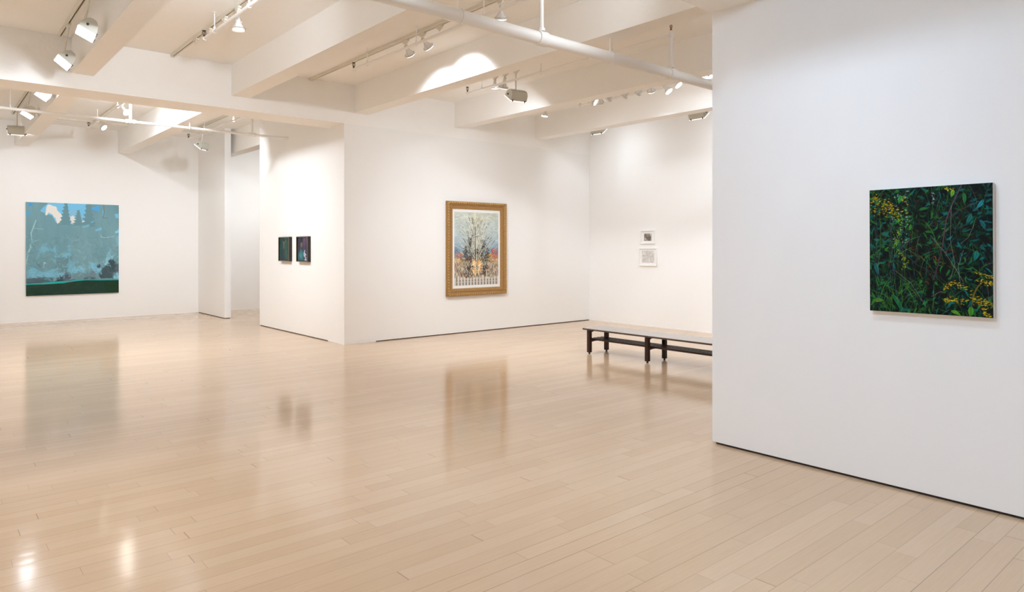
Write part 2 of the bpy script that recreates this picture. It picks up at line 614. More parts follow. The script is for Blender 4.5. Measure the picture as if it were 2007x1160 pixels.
# --- blue forest canvas -------------------------------------------------------
def paint_forest():
    P = Paint(330, 370, (116, 158, 168), 3)
    n1, n2 = P.noise(9, 9, 3), P.noise(9, 9, 3)
    rg = (n1 * .6 + P.noise(40, 40, 2) * .4, n2 * .6 + P.noise(40, 40, 2) * .4)

    def T(*pts):      # photo-crop coordinates to picture coordinates
        return [((x - 228) / 809.0, (y - (72 + (x - 228) * .034)) / (820 - (x - 228) * .068)) for x, y in pts]
    P.a += ((P.noise(5, 3, 4) - .5) * 22)[..., None] * np.array([1, .8, .7])
    P.a += ((P.noise(40, 5, 3) - .5) * 9)[..., None]
    P.a *= (1 - .03 * np.clip(P.Vv - .4, 0, 1))[..., None]
    # sky seen between the tree tops, cloud
    sky = (122, 196, 234)
    P.poly(T((345, 150), (385, 105), (415, 78), (735, 88), (738, 245), (600, 262), (560, 200), (530, 215), (480, 255), (440, 190), (395, 180)), sky, 1, rg, .012)
    P.poly(T((590, 170), (640, 130), (720, 200), (715, 265), (610, 262)), (140, 190, 220), .8, rg, .02)
    P.poly(T((385, 190), (392, 140), (405, 95), (435, 98), (475, 110), (490, 150), (528, 185), (520, 240), (490, 262), (470, 215), (440, 180), (415, 165), (400, 192)), (232, 230, 224), 1, rg, .012)
    P.poly(T((600, 205), (625, 190), (650, 220), (640, 262), (605, 255)), (228, 226, 222), 1, rg, .01)
    P.poly(T((700, 240), (735, 225), (730, 265), (705, 262)), (222, 226, 226), 1, rg, .01)
    tree = (107, 148, 158)
    for cx, top, bot, hw in ((563, 76, 262, 55), (672, 140, 268, 48), (765, 60, 280, 70)):
        pts = []
        N = 7
        for i in range(N):
            t = i / (N - 1)
            y = top + (bot - top) * t
            w_ = hw * (.18 + .82 * t)
            pts += [(cx + w_ * .6, y), (cx + w_, y + 10)]
        left = [(2 * cx - x - (12 if i % 2 else 0), y) for i, (x, y) in enumerate(pts)]
        P.poly(T(*(pts + left[::-1])), tree, 1, rg, .006)
    # blue glimpses
    for q, c in (([(250, 78), (282, 84), (278, 112), (252, 108)], (70, 165, 228)), ([(230, 165), (268, 155), (262, 180), (232, 195)], (84, 168, 216)),
                 ([(790, 122), (830, 105), (862, 110), (855, 158), (820, 148), (795, 140)], (84, 172, 228)), ([(700, 285), (770, 268), (760, 290), (710, 298)], (118, 182, 206)),
                 ([(820, 315), (880, 290), (878, 318), (825, 330)], (124, 190, 216)), ([(995, 180), (1038, 172), (1038, 215), (1005, 210)], (120, 196, 226)),
                 ([(1000, 330), (1038, 310), (1038, 340), (1002, 345)], (130, 206, 236)), ([(1005, 385), (1038, 360), (1038, 465), (1015, 440)], (130, 184, 204)),
                 ([(780, 250), (805, 235), (800, 250), (784, 258)], (110, 186, 222)), ([(885, 150), (895, 145), (893, 200), (886, 195)], (110, 186, 222))):
        P.poly(T(*q), c, .95, rg, .008)
    # mid-distance pale lights
    lb = (122, 184, 207)
    P.poly(T((315, 560), (330, 490), (375, 435), (400, 430), (395, 470), (470, 480), (490, 545), (560, 520), (590, 440), (612, 490), (585, 560), (615, 600), (625, 680), (585, 690), (560, 600), (500, 560), (470, 620), (460, 510), (400, 490), (350, 510), (325, 565)), lb, .85, rg, .014)
    P.poly(T((232, 680), (290, 640), (370, 690), (430, 650), (500, 660), (560, 700), (500, 735), (330, 725), (235, 738)), (119, 182, 206), .95, rg, .02)
    P.poly(T((600, 690), (640, 640), (690, 630), (735, 655), (720, 690), (670, 670), (650, 700)), (126, 190, 212), .9, rg, .016)
    P.poly(T((780, 605), (830, 600), (835, 650), (885, 650), (880, 695), (820, 700), (790, 650)), (128, 192, 218), .95, rg, .012)
    P.poly(T((900, 620), (925, 540), (945, 500), (965, 545), (995, 540), (960, 590), (930, 640)), (140, 196, 214), .95, rg, .014)
    P.poly(T((985, 740), (995, 700), (1025, 695), (1038, 735)), (140, 198, 226), 1, rg, .01)
    P.poly(T((480, 560), (545, 555), (580, 570), (590, 640), (560, 690), (490, 690), (470, 640)), (104, 140, 148), .9, rg, .015)
    P.poly(T((300, 610), (390, 590), (460, 600), (470, 650), (400, 680), (330, 650)), (112, 150, 158), .8, rg, .02)
    # grey undergrowth
    for q, c, al in (([(228, 745), (290, 728), (380, 730), (460, 735), (450, 765), (230, 782)], (84, 104, 112), .95), ([(480, 735), (530, 725), (540, 760), (485, 765)], (56, 70, 74), 1),
                     ([(530, 715), (565, 685), (610, 710), (600, 745), (540, 758)], (82, 96, 106), 1), ([(600, 745), (640, 690), (720, 690), (800, 700), (860, 735), (840, 748), (660, 758)], (112, 142, 150), .9),
                     ([(715, 735), (770, 725), (830, 735), (820, 752), (720, 755)], (72, 92, 100), .9), ([(775, 685), (800, 675), (825, 700), (790, 708)], (118, 132, 148), .9),
                     ([(835, 620), (870, 612), (882, 635), (850, 655), (830, 645)], (72, 92, 100), 1), ([(850, 712), (890, 650), (930, 610), (940, 575), (965, 590), (985, 570), (1000, 600), (1018, 610), (1000, 650), (1010, 680), (985, 690), (980, 740), (870, 740)], (72, 92, 98), 1),
                     ([(1000, 620), (1038, 605), (1038, 690), (1005, 690)], (88, 104, 116), .9), ([(930, 580), (975, 575), (1010, 625), (975, 690), (945, 660)], (60, 80, 86), .8)):
        P.poly(T(*q), c, al, rg, .014)
    # birches and bare twigs
    pale = (172, 208, 212)
    P.line(T((310, 232), (292, 285), (270, 345), (276, 410), (262, 470), (240, 555), (228, 620)), .012, pale, .75)
    P.line(T((292, 300), (330, 306), (372, 309)), .005, pale, .7)
    P.line(T((280, 420), (310, 412), (335, 402)), .006, (180, 206, 206), .7)
    P.line(T((228, 370), (262, 385)), .005, pale, .5)
    P.line(T((870, 362), (876, 380), (930, 383), (998, 370)), .007, (176, 214, 218), .8)
    P.line(T((372, 645), (378, 600), (392, 606)), .01, (172, 214, 226), .85)
    P.line(T((895, 95), (902, 160), (890, 210), (930, 215)), .006, (92, 96, 92), .7)
    P.line(T((1035, 120), (1036, 300)), .008, (86, 80, 72), .6)
    for i in range(60):
        x, y = P.rng.uniform(0, 1), P.rng.uniform(.2, .85)
        P.line([(x, y), (x + P.rng.normal(0, .02), y + P.rng.uniform(-.08, .08))], P.rng.uniform(.006, .02), np.array((118, 160, 170)) + P.rng.normal(0, 10), .25)
    for i in range(420):
        x, y = P.rng.uniform(0, 1), P.rng.uniform(.36, .84)
        c = P.a[int(y * 369), int(x * 329)] + P.rng.normal(0, 7)
        ang = P.rng.uniform(0, 3.14)
        ln = P.rng.uniform(.02, .06)
        P.line([(x - ln * math.cos(ang), y - ln * math.sin(ang)), (x + ln * math.cos(ang), y + ln * math.sin(ang))], P.rng.uniform(.008, .02), c, .5)
    for i in range(40):
        x, y = P.rng.uniform(0, 1), P.rng.uniform(.58, .82)
        P.line([(x, y), (x + P.rng.normal(0, .03), y + P.rng.normal(0, .02))], P.rng.uniform(.006, .014), (140, 196, 214), .5)
    # ground
    P.poly(T((220, 795), (380, 790), (540, 780), (640, 764), (730, 755), (1045, 750), (1045, 905), (220, 905)), (36, 62, 50), 1)
    for i in range(160):
        x, y = P.rng.uniform(0, 1), P.rng.uniform(.87, 1)
        P.line([(x, y), (x + P.rng.uniform(-.06, .06), y + P.rng.normal(0, .012))], P.rng.uniform(.01, .03), (P.rng.uniform(28, 62), P.rng.uniform(56, 78), P.rng.uniform(44, 66)), .28)
    P.poly(T((900, 760), (1045, 752), (1045, 900), (920, 880)), (28, 58, 36), .5, rg, .03)
    P.line(T((228, 778), (400, 772), (540, 762), (640, 748)), .008, (52, 72, 76), .7)
    P.line(T((226, 790), (380, 784), (480, 779), (545, 773), (590, 765), (650, 758), (730, 750), (860, 752), (1040, 750)), .013, (38, 168, 168), 1)
    P.line(T((370, 781), (500, 772), (550, 768)), .02, (44, 176, 174), .9)
    return P


t = wall_thing('landscape_picture', 2.43, YF - .004, 1.49, '-y', 'large blue-green forest canvas with dark green ground, unframed, on far wall', 'painting')
W_, H_ = 1.657, 1.905
slab_edges(W_, H_, .038).build('canvas_edge', M_PALEBLUEEDGE, t, 0)
paint_forest().build('canvas_face', W_, H_, M_ART_OIL, t, .038)


# --- dense foliage canvas -----------------------------------------------------
def paint_foliage():
    P = Paint(560, 600, (9, 17, 16), 11)
    g = P.rng
    P.a += ((P.noise(6, 6, 4) - .5) * 16)[..., None] * np.array([.6, 1.1, 1.0])
    P.a = np.clip(P.a, 2, 255)
    dark = lambda x, y: math.exp(-((x - .5) ** 2 / .05 + (y - .66) ** 2 / .06))
    greens = [(14, 56, 40), (16, 70, 50), (10, 60, 60), (24, 84, 48), (34, 88, 36), (14, 46, 34), (14, 74, 76), (28, 62, 24), (44, 54, 26), (14, 36, 46), (52, 44, 30)]
    for i in range(1700):
        x, y = g.uniform(-.05, 1.05), g.uniform(-.05, 1.05)
        f = g.uniform(.3, 1.0) * (1 - .5 * dark(x, y))
        P.leaf(x, y, g.uniform(0, 6.28), g.uniform(.025, .09), g.uniform(.008, .024), np.array(greens[g.integers(len(greens))]) * f, .85, g.uniform(-1.2, 1.2))
    for i in range(420):         # dark gaps between the leaves
        x, y = g.uniform(0, 1), g.uniform(0, 1)
        P.leaf(x, y, g.uniform(0, 6.28), g.uniform(.02, .07), g.uniform(.008, .02), (8, 14, 15), .8, g.uniform(-1, 1))
    for i in range(90):          # russet dead leaves in the middle
        x, y = g.normal(.5, .16), g.normal(.5, .2)
        P.leaf(x, y, g.uniform(0, 6.28), g.uniform(.025, .06), g.uniform(.008, .022), np.array((92, 52, 28)) * g.uniform(.4, 1), .75, g.uniform(-1.5, 1.5))
    for i in range(620):         # brighter leaves
        x, y = g.uniform(-.03, 1.03), g.uniform(-.03, 1.02)
        if g.random() < dark(x, y) * .75:
            continue
        teal = x > .66 and y < .55 or g.random() < .34
        c = np.array((20, 108, 104) if teal else (44, 122, 50)) * g.uniform(.5, 1.1)
        ang = g.choice([.4, 1.2, 2.2, -.5, 2.8]) + g.normal(0, .4)
        P.leaf(x, y, ang, g.uniform(.03, .085), g.uniform(.007, .022), c, .92, g.uniform(-1.1, 1.1), c * .55)
    for x, y, ang, L_, w_, c in ((.27, .05, 1.4, .08, .035, (56, 144, 62)), (.7, .03, 1.45, .07, .032, (110, 176, 44)), (.2, .86, .75, .18, .04, (26, 108, 64)), (.88, .5, 1.5, .09, .04, (24, 122, 116)),
                             (.84, .22, 1.7, .1, .035, (30, 112, 100)), (.9, .27, .8, .1, .03, (24, 106, 112)), (.04, .6, 1.0, .12, .04, (22, 96, 98)), (.93, .12, 1.9, .09, .032, (36, 140, 152)),
                             (.36, .29, 1.5, .06, .025, (66, 142, 44)), (.03, .92, -.4, .1, .035, (90, 142, 40)), (.83, .92, 1.3, .09, .045, (66, 146, 44)), (.68, .965, .1, .09, .026, (96, 168, 40)), (.1, .36, .1, .09, .03, (24, 110, 96)), (.78, .06, 1.2, .1, .03, (40, 120, 60))):
        P.leaf(x, y, ang, L_, w_, c, .95, .3, np.array(c) * .6)
    for i in range(230):         # arching grass blades
        x, y = g.uniform(0, 1), g.uniform(.1, 1.05)
        dx, dy = g.normal(0, .12), -g.uniform(.06, .36)
        c = [(52, 142, 66), (82, 154, 54), (32, 124, 112), (96, 112, 104), (70, 74, 72), (44, 108, 64)][g.integers(6)]
        P.curve((x, y), (x + dx * .2, y + dy * .7), (x + dx, y + dy * g.uniform(.7, 1.05)), g.uniform(.0022, .0045), np.array(c) * g.uniform(.45, 1.05), .8)
    for i in range(16):          # slender stems in the left half
        x = g.choice([.05, .1, .24, .28, .32, .2, .36]) + g.normal(0, .02)
        c = [(126, 168, 56), (92, 150, 62), (88, 98, 110), (108, 116, 124)][g.integers(4)]
        P.curve((x + g.normal(0, .05), g.uniform(.6, .95)), (x + g.normal(0, .04), .5), (x + g.normal(0, .03), g.uniform(.08, .4)), g.uniform(.0022, .0036), np.array(c) * .9, .6, taper=False)
    for i in range(80):          # grasses in the lower left
        x, y = g.uniform(.02, .45), g.uniform(.75, 1.0)
        P.curve((x, y + .06), (x + .01, y), (x + g.normal(0, .1), y - g.uniform(.02, .12)), .0045, np.array((64, 136, 54)) * g.uniform(.45, 1.05), .85)
    # dark diagonal branch, pale twigs
    P.line([(.77, 0), (.7, .14), (.65, .26), (.62, .46), (.58, .62), (.545, .73)], .012, (62, 48, 56), 1)
    P.line([(.77, 0), (.7, .14), (.65, .26), (.62, .46)], .004, (106, 88, 94), .8)
    P.line([(.65, .26), (.74, .2), (.86, .15)], .007, (70, 52, 46), .9)
    P.line([(.3, .52), (.42, .62), (.56, .68), (.66, .76), (.76, .93)], .007, (54, 48, 50), .9)
    P.line([(.22, .66), (.36, .76), (.47, .92)], .004, (126, 120, 116), .7)
    for q in ([(.69, .16), (.68, .42), (.715, .6)], [(.52, .38), (.64, .52), (.72, .64), (.78, .74)], [(.86, .31), (.82, .4), (.76, .45)], [(.53, .86), (.6, .82), (.64, .83)], [(.715, .6), (.68, .72), (.66, .72)], [(.78, .5), (.74, .62), (.76, .8)]):
        P.line(q, .0032, (140, 146, 144), .75)
    P.curve((.835, 1.0), (.84, .74), (.97, .72), .012, (104, 92, 30), .95, 12)
    P.curve((.46, .6), (.38, .5), (.3, .48), .006, (94, 80, 42), .8)
    P.curve((.54, .55), (.58, .53), (.56, .62), .009, (128, 72, 38), .9)
    P.curve((.05, .4), (.1, .36), (.22, .3), .006, (70, 56, 64), .8)
    # white buds up the stems
    for i in range(80):
        x = g.choice([.21, .24, .27, .32, .33, .55]) + g.normal(0, .012)
        P.dab(x, g.uniform(.02, .52) if x < .5 else g.uniform(.04, .14), g.uniform(.003, .008), np.array((168, 178, 182)) * g.uniform(.6, 1.05), .85)
    # yellow-green vine
    for i in range(90):
        t_ = g.random()
        P.leaf(.26 + .06 * math.sin(t_ * 9) * t_ + g.normal(0, .012), .2 + t_ * .45, g.uniform(0, 6.28), g.uniform(.012, .028), .005, (130, 176, 38), .85)
    # goldenrod sprays
    ye = [(222, 196, 20), (240, 218, 34), (190, 156, 18), (150, 130, 20)]
    for (x0, y0, x1, y1, nn, sp_) in ((.0, .14, .3, .22, 80, .035), (.02, .05, .08, .1, 22, .02), (.1, .12, .2, .15, 40, .02), (.28, .08, .34, .12, 10, .02), (.63, .02, .7, .04, 12, .008), (.62, .88, .78, .89, 44, .012), (.62, .79, .68, .75, 22, .01),
                                     (.68, .74, .8, .79, 26, .012), (.82, .85, .97, .92, 60, .02), (.92, .93, .95, 1.0, 26, .012), (.86, .67, .99, .7, 26, .008), (.88, .73, 1.0, .75, 28, .007), (.92, .88, 1.0, .91, 10, .008)):
        for i in range(nn):
            t_ = g.random()
            x, y = x0 + (x1 - x0) * t_ + g.normal(0, sp_ * .8), y0 + (y1 - y0) * t_ + g.normal(0, sp_)
            P.leaf(x, y, g.uniform(-.5, .5), g.uniform(.010, .026), g.uniform(.005, .009), np.array(ye[g.integers(4)]) * g.uniform(.7, 1.0), .95)
    return P


t = wall_thing('foliage_picture', 4.646, 1.494, 1.503, '-x', 'square canvas of dense dark green foliage and yellow flowers on the cool white partition', 'painting')
t.rotation_euler[1] = R(-0.25)
W_, H_ = .668, .770
slab_edges(W_, H_, .036).build('canvas_edge', M_CANVASEDGE, t, 0)
paint_foliage().build('canvas_face', W_, H_, M_ART_OIL, t, .0362)


# --- gilt-framed landscape on paper ------------------------------------------
def paint_garden():
    P = Paint(260, 400, (196, 206, 200), 5)
    g = P.rng
    v, u = P.Vv, P.U
    side = np.clip(np.abs(u - .48) * 2.2 - .15, 0, 1)[..., None]
    c0 = np.stack([np.interp(v, [0, .1, .25, .42, .56, .66, 1], c) for c in ([206, 200, 196, 190, 176, 190, 180], [212, 208, 206, 202, 190, 186, 170], [200, 198, 200, 200, 194, 170, 150])], -1)
    c1 = np.stack([np.interp(v, [0, .1, .25, .42, .52, .58, .66, 1], c) for c in ([204, 194, 190, 156, 112, 104, 170, 180], [212, 206, 204, 178, 142, 132, 170, 170], [200, 200, 202, 192, 170, 160, 150, 150])], -1)
    P.a = c0 * (1 - side) + c1 * side + ((P.noise(9, 16, 4) - .5) * 40)[..., None]
    for i in range(620):
        x, y = g.uniform(0, 1), g.uniform(.0, .58)
        P.line([(x, y), (x + g.uniform(.02, .06), y + g.uniform(-.02, .025))], .010, P.a[min(399, int(y * 400)), min(259, int(x * 260))] + g.normal(0, 20), .45)
    for i in range(90):
        x, y = g.uniform(.05, .95), g.uniform(.02, .12)
        P.line([(x, y), (x + g.normal(0, .06), y + g.uniform(-.01, .03))], .014, [(232, 230, 214), (214, 208, 176), (176, 188, 186)][g.integers(3)], .5)
    P.poly([(.43, 0), (.49, 0), (.5, .14), (.42, .14)], (226, 228, 200), .5)
    # birds
    for bx, by, r_ in ((.17, .205, .05), (.7, .2, .06), (.75, .155, .03), (.84, .27, .03), (.83, .215, .02), (.93, .23, .025), (.12, .275, .02)):
        P.curve((bx + r_, by - .008), (bx - r_ * .6, by), (bx + r_, by + .014), .007, (66, 70, 72), .9)
    # meadow
    P.poly([(0, .67), (1, .66), (1, 1), (0, 1)], (186, 166, 148), 1)
    # autumn bushes
    for cx, cy, rx, ry, c in ((.1, .6, .11, .045, (216, 142, 130)), (.08, .665, .13, .03, (228, 180, 104)), (.9, .555, .09, .065, (204, 98, 80)), (.86, .61, .13, .035, (214, 122, 88)), (.78, .6, .08, .03, (236, 180, 84)), (.88, .67, .15, .03, (228, 172, 96)), (.33, .655, .1, .035, (196, 108, 90)), (.62, .66, .1, .03, (190, 130, 96))):
        for i in range(120):
            q, rr = g.uniform(0, 6.28), math.sqrt(g.random())
            P.dab(cx + rx * rr * math.cos(q), cy + ry * rr * math.sin(q), g.uniform(.006, .015), np.array(c) * g.uniform(.76, 1.12), .7)
    # dark conifers behind the bare tree
    for cx, top, bot, hw, nn in ((.33, .34, .68, .07, 230), (.65, .37, .68, .07, 230), (.24, .46, .68, .07, 150), (.74, .48, .68, .06, 150), (.5, .5, .7, .22, 320)):
        for i in range(nn):
            t_ = g.random()
            y = top + (bot - top) * t_
            x = cx + g.normal(0, hw * (.15 + .6 * t_))
            P.line([(x, y), (x + g.normal(0, .025), y + .012)], .008, np.array((54, 52, 50)) * g.uniform(.4, 2.0), .7)
    for i in range(520):         # light and dark twigs of the tall tree
        y = g.uniform(.1, .72)
        w_ = .05 + .17 * max(0, min(1, (y - .1) / .45))
        x = g.normal(.48, w_)
        c = [(228, 222, 196), (58, 48, 42), (206, 200, 158), (104, 96, 86), (240, 236, 220), (150, 150, 120)][g.integers(6)]
        P.line([(x, y), (x + (x - .48) * .22, y - g.uniform(.02, .06))], g.uniform(.004, .009), c, .8)
    for sx in (-1, 1):
        for k_ in range(6):
            P.curve((.48 + sx * .01, .68 - k_ * .06), (.5 + sx * .07, .61 - k_ * .06), (.49 + sx * (.15 - k_ * .016), .48 - k_ * .06), .011, (218, 210, 180), .85)
            P.curve((.48 + sx * .02, .68 - k_ * .06), (.5 + sx * .08, .61 - k_ * .06), (.49 + sx * (.16 - k_ * .016), .49 - k_ * .06), .005, (60, 50, 42), .85)
    P.line([(.465, .72), (.47, .5), (.465, .2)], .014, (70, 58, 50), .85)
    P.line([(.485, .72), (.49, .5), (.475, .12)], .010, (230, 226, 200), .85)
    for i in range(22):
        x, y = g.uniform(.4, .58), g.uniform(.29, .345)
        P.line([(x, y), (x + .05, y + .004)], .007, [(238, 240, 230), (70, 82, 96), (150, 160, 166)][i % 3], .85)
    # thicket in front
    for i in range(900):
        x, y = g.uniform(.0, 1.0), g.uniform(.68, .92)
        c = [(214, 206, 190), (150, 156, 128), (60, 54, 50), (206, 156, 110), (110, 134, 100), (90, 82, 78), (232, 226, 214), (170, 130, 112)][g.integers(8)]
        P.curve((x, y + .03), (x + g.normal(0, .015), y), (x + g.normal(0, .03), y - .03), .009, c, .75)
    for cx in (.44, .57):
        for i in range(46):
            y = g.uniform(.68, .86)
            P.line([(cx + g.normal(0, .03), y), (cx + g.normal(0, .03), y - .03)], .013, [(240, 212, 156), (226, 164, 84), (244, 232, 204)][g.integers(3)], .85)
    for cx in (.3, .68):
        for i in range(60):
            x, y = g.normal(cx, .05), g.uniform(.74, .9)
            P.line([(x, y), (x + g.normal(0, .02), y - .02)], .012, np.array((52, 50, 48)) * g.uniform(.6, 1.6), .7)
    # picket fence
    P.poly([(0, .925), (1, .92), (1, 1), (0, 1)], (118, 106, 98), .7)
    for i in range(15):
        x = .02 + i * .069
        top = .905 + .008 * math.sin(i * 1.7) - (.035 if i in (1, 9) else 0)
        P.poly([(x - .02, 1), (x - .02, top), (x, top - .016), (x + .02, top), (x + .02, 1)], (216, 214, 208), .95, amt=0.0)
        P.line([(x + .006, 1), (x + .006, top + .01)], .008, (186, 184, 180), .6)
    P.line([(0, .955), (1, .95)], .012, (206, 204, 198), .9)
    return P


t = wall_thing('gilt_framed_picture', 7.609, YG0 - .002, 1.499, '-y', 'tall pale garden landscape with picket fence in ornate gold frame', 'framed picture')
W_, H_ = 1.356, 1.674
ring(W_, H_, [(0, 0), (0, -.045), (.012, -.062), (.034, -.066), (.05, -.056), (.062, -.044), (.082, -.04), (.1, -.04), (.108, -.034), (.126, -.03), (.133, -.018), (.133, 0)]).build('frame', M_GOLD, t, 25)
fr = COL.objects['frame']
rope, beads = MB(), MB()
for sx, sz, n_ in ((1, 0, 34), (-1, 0, 34), (0, 1, 26), (0, -1, 26)):
    Ls = (H_ if sx else W_) - .05
    for i in range(n_):
        s_ = (i + .5) / n_ * Ls - Ls / 2
        along = V(0, 0, 1) if sx else V(1, 0, 0)
        out = V(sx, 0, sz)
        c = V(sx * (W_ / 2 - .024), -.062, sz * (H_ / 2 - .024)) + along * s_
        d_ = (along * .8 + out * .6).normalized()
        rope.lathe(c - d_ * .021, d_, [(0, .003), (.008, .011), (.021, .014), (.034, .011), (.042, .003)], 8)
    nb = int(Ls / .024)
    groove = MB()
    for i in range(nb):
        s_ = (i + .5) / nb * (Ls - .16) - (Ls - .16) / 2
        along = V(0, 0, 1) if sx else V(1, 0, 0)
        for ins in (.091, .117):
            c = V(sx * (W_ / 2 - ins), -.034 if ins < .1 else -.027, sz * (H_ / 2 - ins)) + along * s_
            beads.lathe(c, (0, -1, 0), [(0, .009), (.006, .008), (.010, .003)], 6)
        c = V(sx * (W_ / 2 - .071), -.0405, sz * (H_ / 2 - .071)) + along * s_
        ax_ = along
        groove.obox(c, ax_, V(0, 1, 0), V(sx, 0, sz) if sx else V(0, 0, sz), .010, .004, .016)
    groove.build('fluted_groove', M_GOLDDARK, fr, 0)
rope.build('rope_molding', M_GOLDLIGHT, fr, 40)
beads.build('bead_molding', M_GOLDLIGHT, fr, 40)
MB().box((-W_ / 2 + .13, -.012, -H_ / 2 + .13), (W_ / 2 - .13, -.004, H_ / 2 - .13)).build('mat_board', M_MAT, t, 0)
paint_garden().build('picture_sheet', W_ - .266 - .086, H_ - .266 - .10, M_ART_PAPER, t, .0135)


# --- two small dark panels in deep frames -------------------------------------
def small_panel(x, y, z, w, h, label, painter):
    t = wall_thing('small_framed_painting', x, y, z, '-x', label, 'framed painting', 'pair of small dark paintings')
    d = .062
    # deep dark tray with a bronze front lip
    ring(w, h, [(0, 0), (0, -d + .004), (.004, -d + .004), (.014, -d + .004), (.014, 0)]).build('frame', M_BLACKFRAME, t, 0)
    ring(w, h, [(0, -d + .004), (0, -d), (.012, -d), (.012, -d + .004)]).build('frame_lip', M_WARMEDGE, [o for o in t.children if o.name.startswith('frame')][0], 0)
    MB().box((-w / 2 + .014, -d + .02, -h / 2 + .014), (w / 2 - .014, 0, h / 2 - .014)).build('backing_panel', M_BLACKFRAME, t, 0)
    painter().build('painted_panel', w - .05, h - .05, M_ART_OIL, t, d - .018)


def paint_green_figure():
    P = Paint(60, 66, (44, 74, 70), 21)
    P.a += ((P.noise(4, 3, 3) - .5) * 40)[..., None] * np.array([.6, 1, .8])
    r_ = (P.noise(6, 6), P.noise(6, 6))
    P.poly([(.3, .05), (.55, .02), (.6, .15), (.4, .25)], (34, 44, 48), .9, r_, .05)
    P.poly([(.36, .2), (.46, .1), (.5, .2), (.44, .28)], (136, 128, 104), .8, r_, .04)
    P.poly([(.56, .05), (.7, .04), (.72, .2), (.6, .26)], (112, 108, 82), .6, r_, .05)
    P.poly([(.36, .27), (.52, .27), (.5, .5), (.4, .5)], (116, 98, 86), .8, r_, .05)
    P.poly([(.3, .52), (.52, .52), (.54, 1), (.3, 1)], (60, 58, 84), .75, r_, .06)
    P.poly([(.52, .4), (.66, .36), (.9, .95), (.6, .95)], (60, 92, 70), .6, r_, .05)
    return P


def paint_violet_figure():
    P = Paint(60, 66, (70, 64, 82), 22)
    P.a += ((P.noise(8, 2, 3) - .5) * 50)[..., None] * np.array([1, .7, 1])
    r_ = (P.noise(6, 6), P.noise(6, 6))
    P.poly([(.3, .02), (.5, .02), (.46, .2), (.32, .22)], (36, 44, 54), .9, r_, .05)
    P.poly([(.6, .02), (.78, .02), (.7, .34), (.56, .3)], (112, 78, 116), .7, r_, .05)
    P.poly([(.26, .24), (.46, .2), (.48, .36), (.34, .46)], (112, 112, 76), .8, r_, .05)
    P.poly([(.05, .66), (.3, .5), (.56, .58), (.6, 1), (.05, 1)], (52, 112, 116), .9, r_, .07)
    P.poly([(.12, .76), (.34, .66), (.5, .8), (.36, .96)], (74, 138, 140), .7, r_, .06)
    P.line([(.72, .56), (.66, .66), (.8, .74), (.66, .8), (.62, .7)], .06, (190, 206, 222), .95)
    P.line([(.66, .8), (.82, .88), (.72, .97), (.86, .96)], .05, (190, 206, 222), .95)
    return P


small_panel(5.0, 12.03, 1.492, .47, .437, 'small dark green figure painting in black frame, nearer the doorway', paint_green_figure)
small_panel(5.0, 11.25, 1.492, .455, .437, 'small dark violet painting with white squiggle in black frame', paint_violet_figure)


# --- two white-framed drawings, one above the other -------------------------
def drawing(y, z, w, h, iw, ih, dy, label, painter):
    t = wall_thing('framed_drawing', XR, y, z, '-x', label, 'framed drawing', 'white framed drawings on the back wall')
    d = .035
    ring(w, h, [(0, 0), (0, -d), (.018, -d), (.02, -d + .012), (.02, 0)]).build('frame', M_WHITEFRAME, t, 0)
    MB().box((-w / 2 + .02, -.016, -h / 2 + .02), (w / 2 - .02, -.002, h / 2 - .02)).build('mat_board', M_MAT, t, 0)
    o = painter().build('drawing_sheet', iw, ih, M_ART_PAPER, t, .018)
    o.location.z = dy


def paint_ink():
    P = Paint(60, 54, (150, 142, 132), 31)
    P.a += ((P.noise(4, 4, 3) - .5) * 110)[..., None]
    r_ = (P.noise(6, 6), P.noise(6, 6))
    P.poly([(.2, .3), (.6, .1), (.9, .5), (.7, .95), (.3, .8)], (104, 92, 84), .6, r_, .1)
    P.poly([(.75, .05), (.95, .0), (.97, .3), (.85, .3)], (222, 216, 206), .9, r_, .05)
    P.poly([(.05, .65), (.25, .6), (.3, .8), (.1, .85)], (222, 216, 206), .8, r_, .05)
    for i in range(40):
        x, y = P.rng.random(2)
        P.line([(x, y), (x + P.rng.normal(0, .15), y + P.rng.normal(0, .15))], .03, (70, 62, 58) if i % 3 else (210, 204, 196), .4)
    return P


def paint_pencil():
    P = Paint(90, 72, (222, 218, 212), 32)
    P.a += ((P.noise(5, 4, 3) - .5) * 44)[..., None]
    for i in range(170):
        x, y = P.rng.random(2)
        P.curve((x, y), (x + P.rng.normal(0, .1), y + P.rng.normal(0, .1)), (x + P.rng.normal(0, .16), y + P.rng.normal(0, .16)), .012, (136, 132, 130), .35)
    P.line([(.42, 0), (.44, .4), (.47, .7)], .02, (150, 146, 144), .6)
    P.dab(.18, .43, .05, (120, 116, 112), .7)
    P.line([(.75, .6), (.73, .8)], .03, (130, 126, 122), .7)
    return P


drawing(8.27, 1.722, .335, .262, .175, .14, -.004, 'smaller white-framed grey ink drawing hanging above the pencil one', paint_ink)
drawing(8.265, 1.338, .425, .345, .295, .23, .004, 'larger white-framed pale pencil drawing hanging below the ink one', paint_pencil)

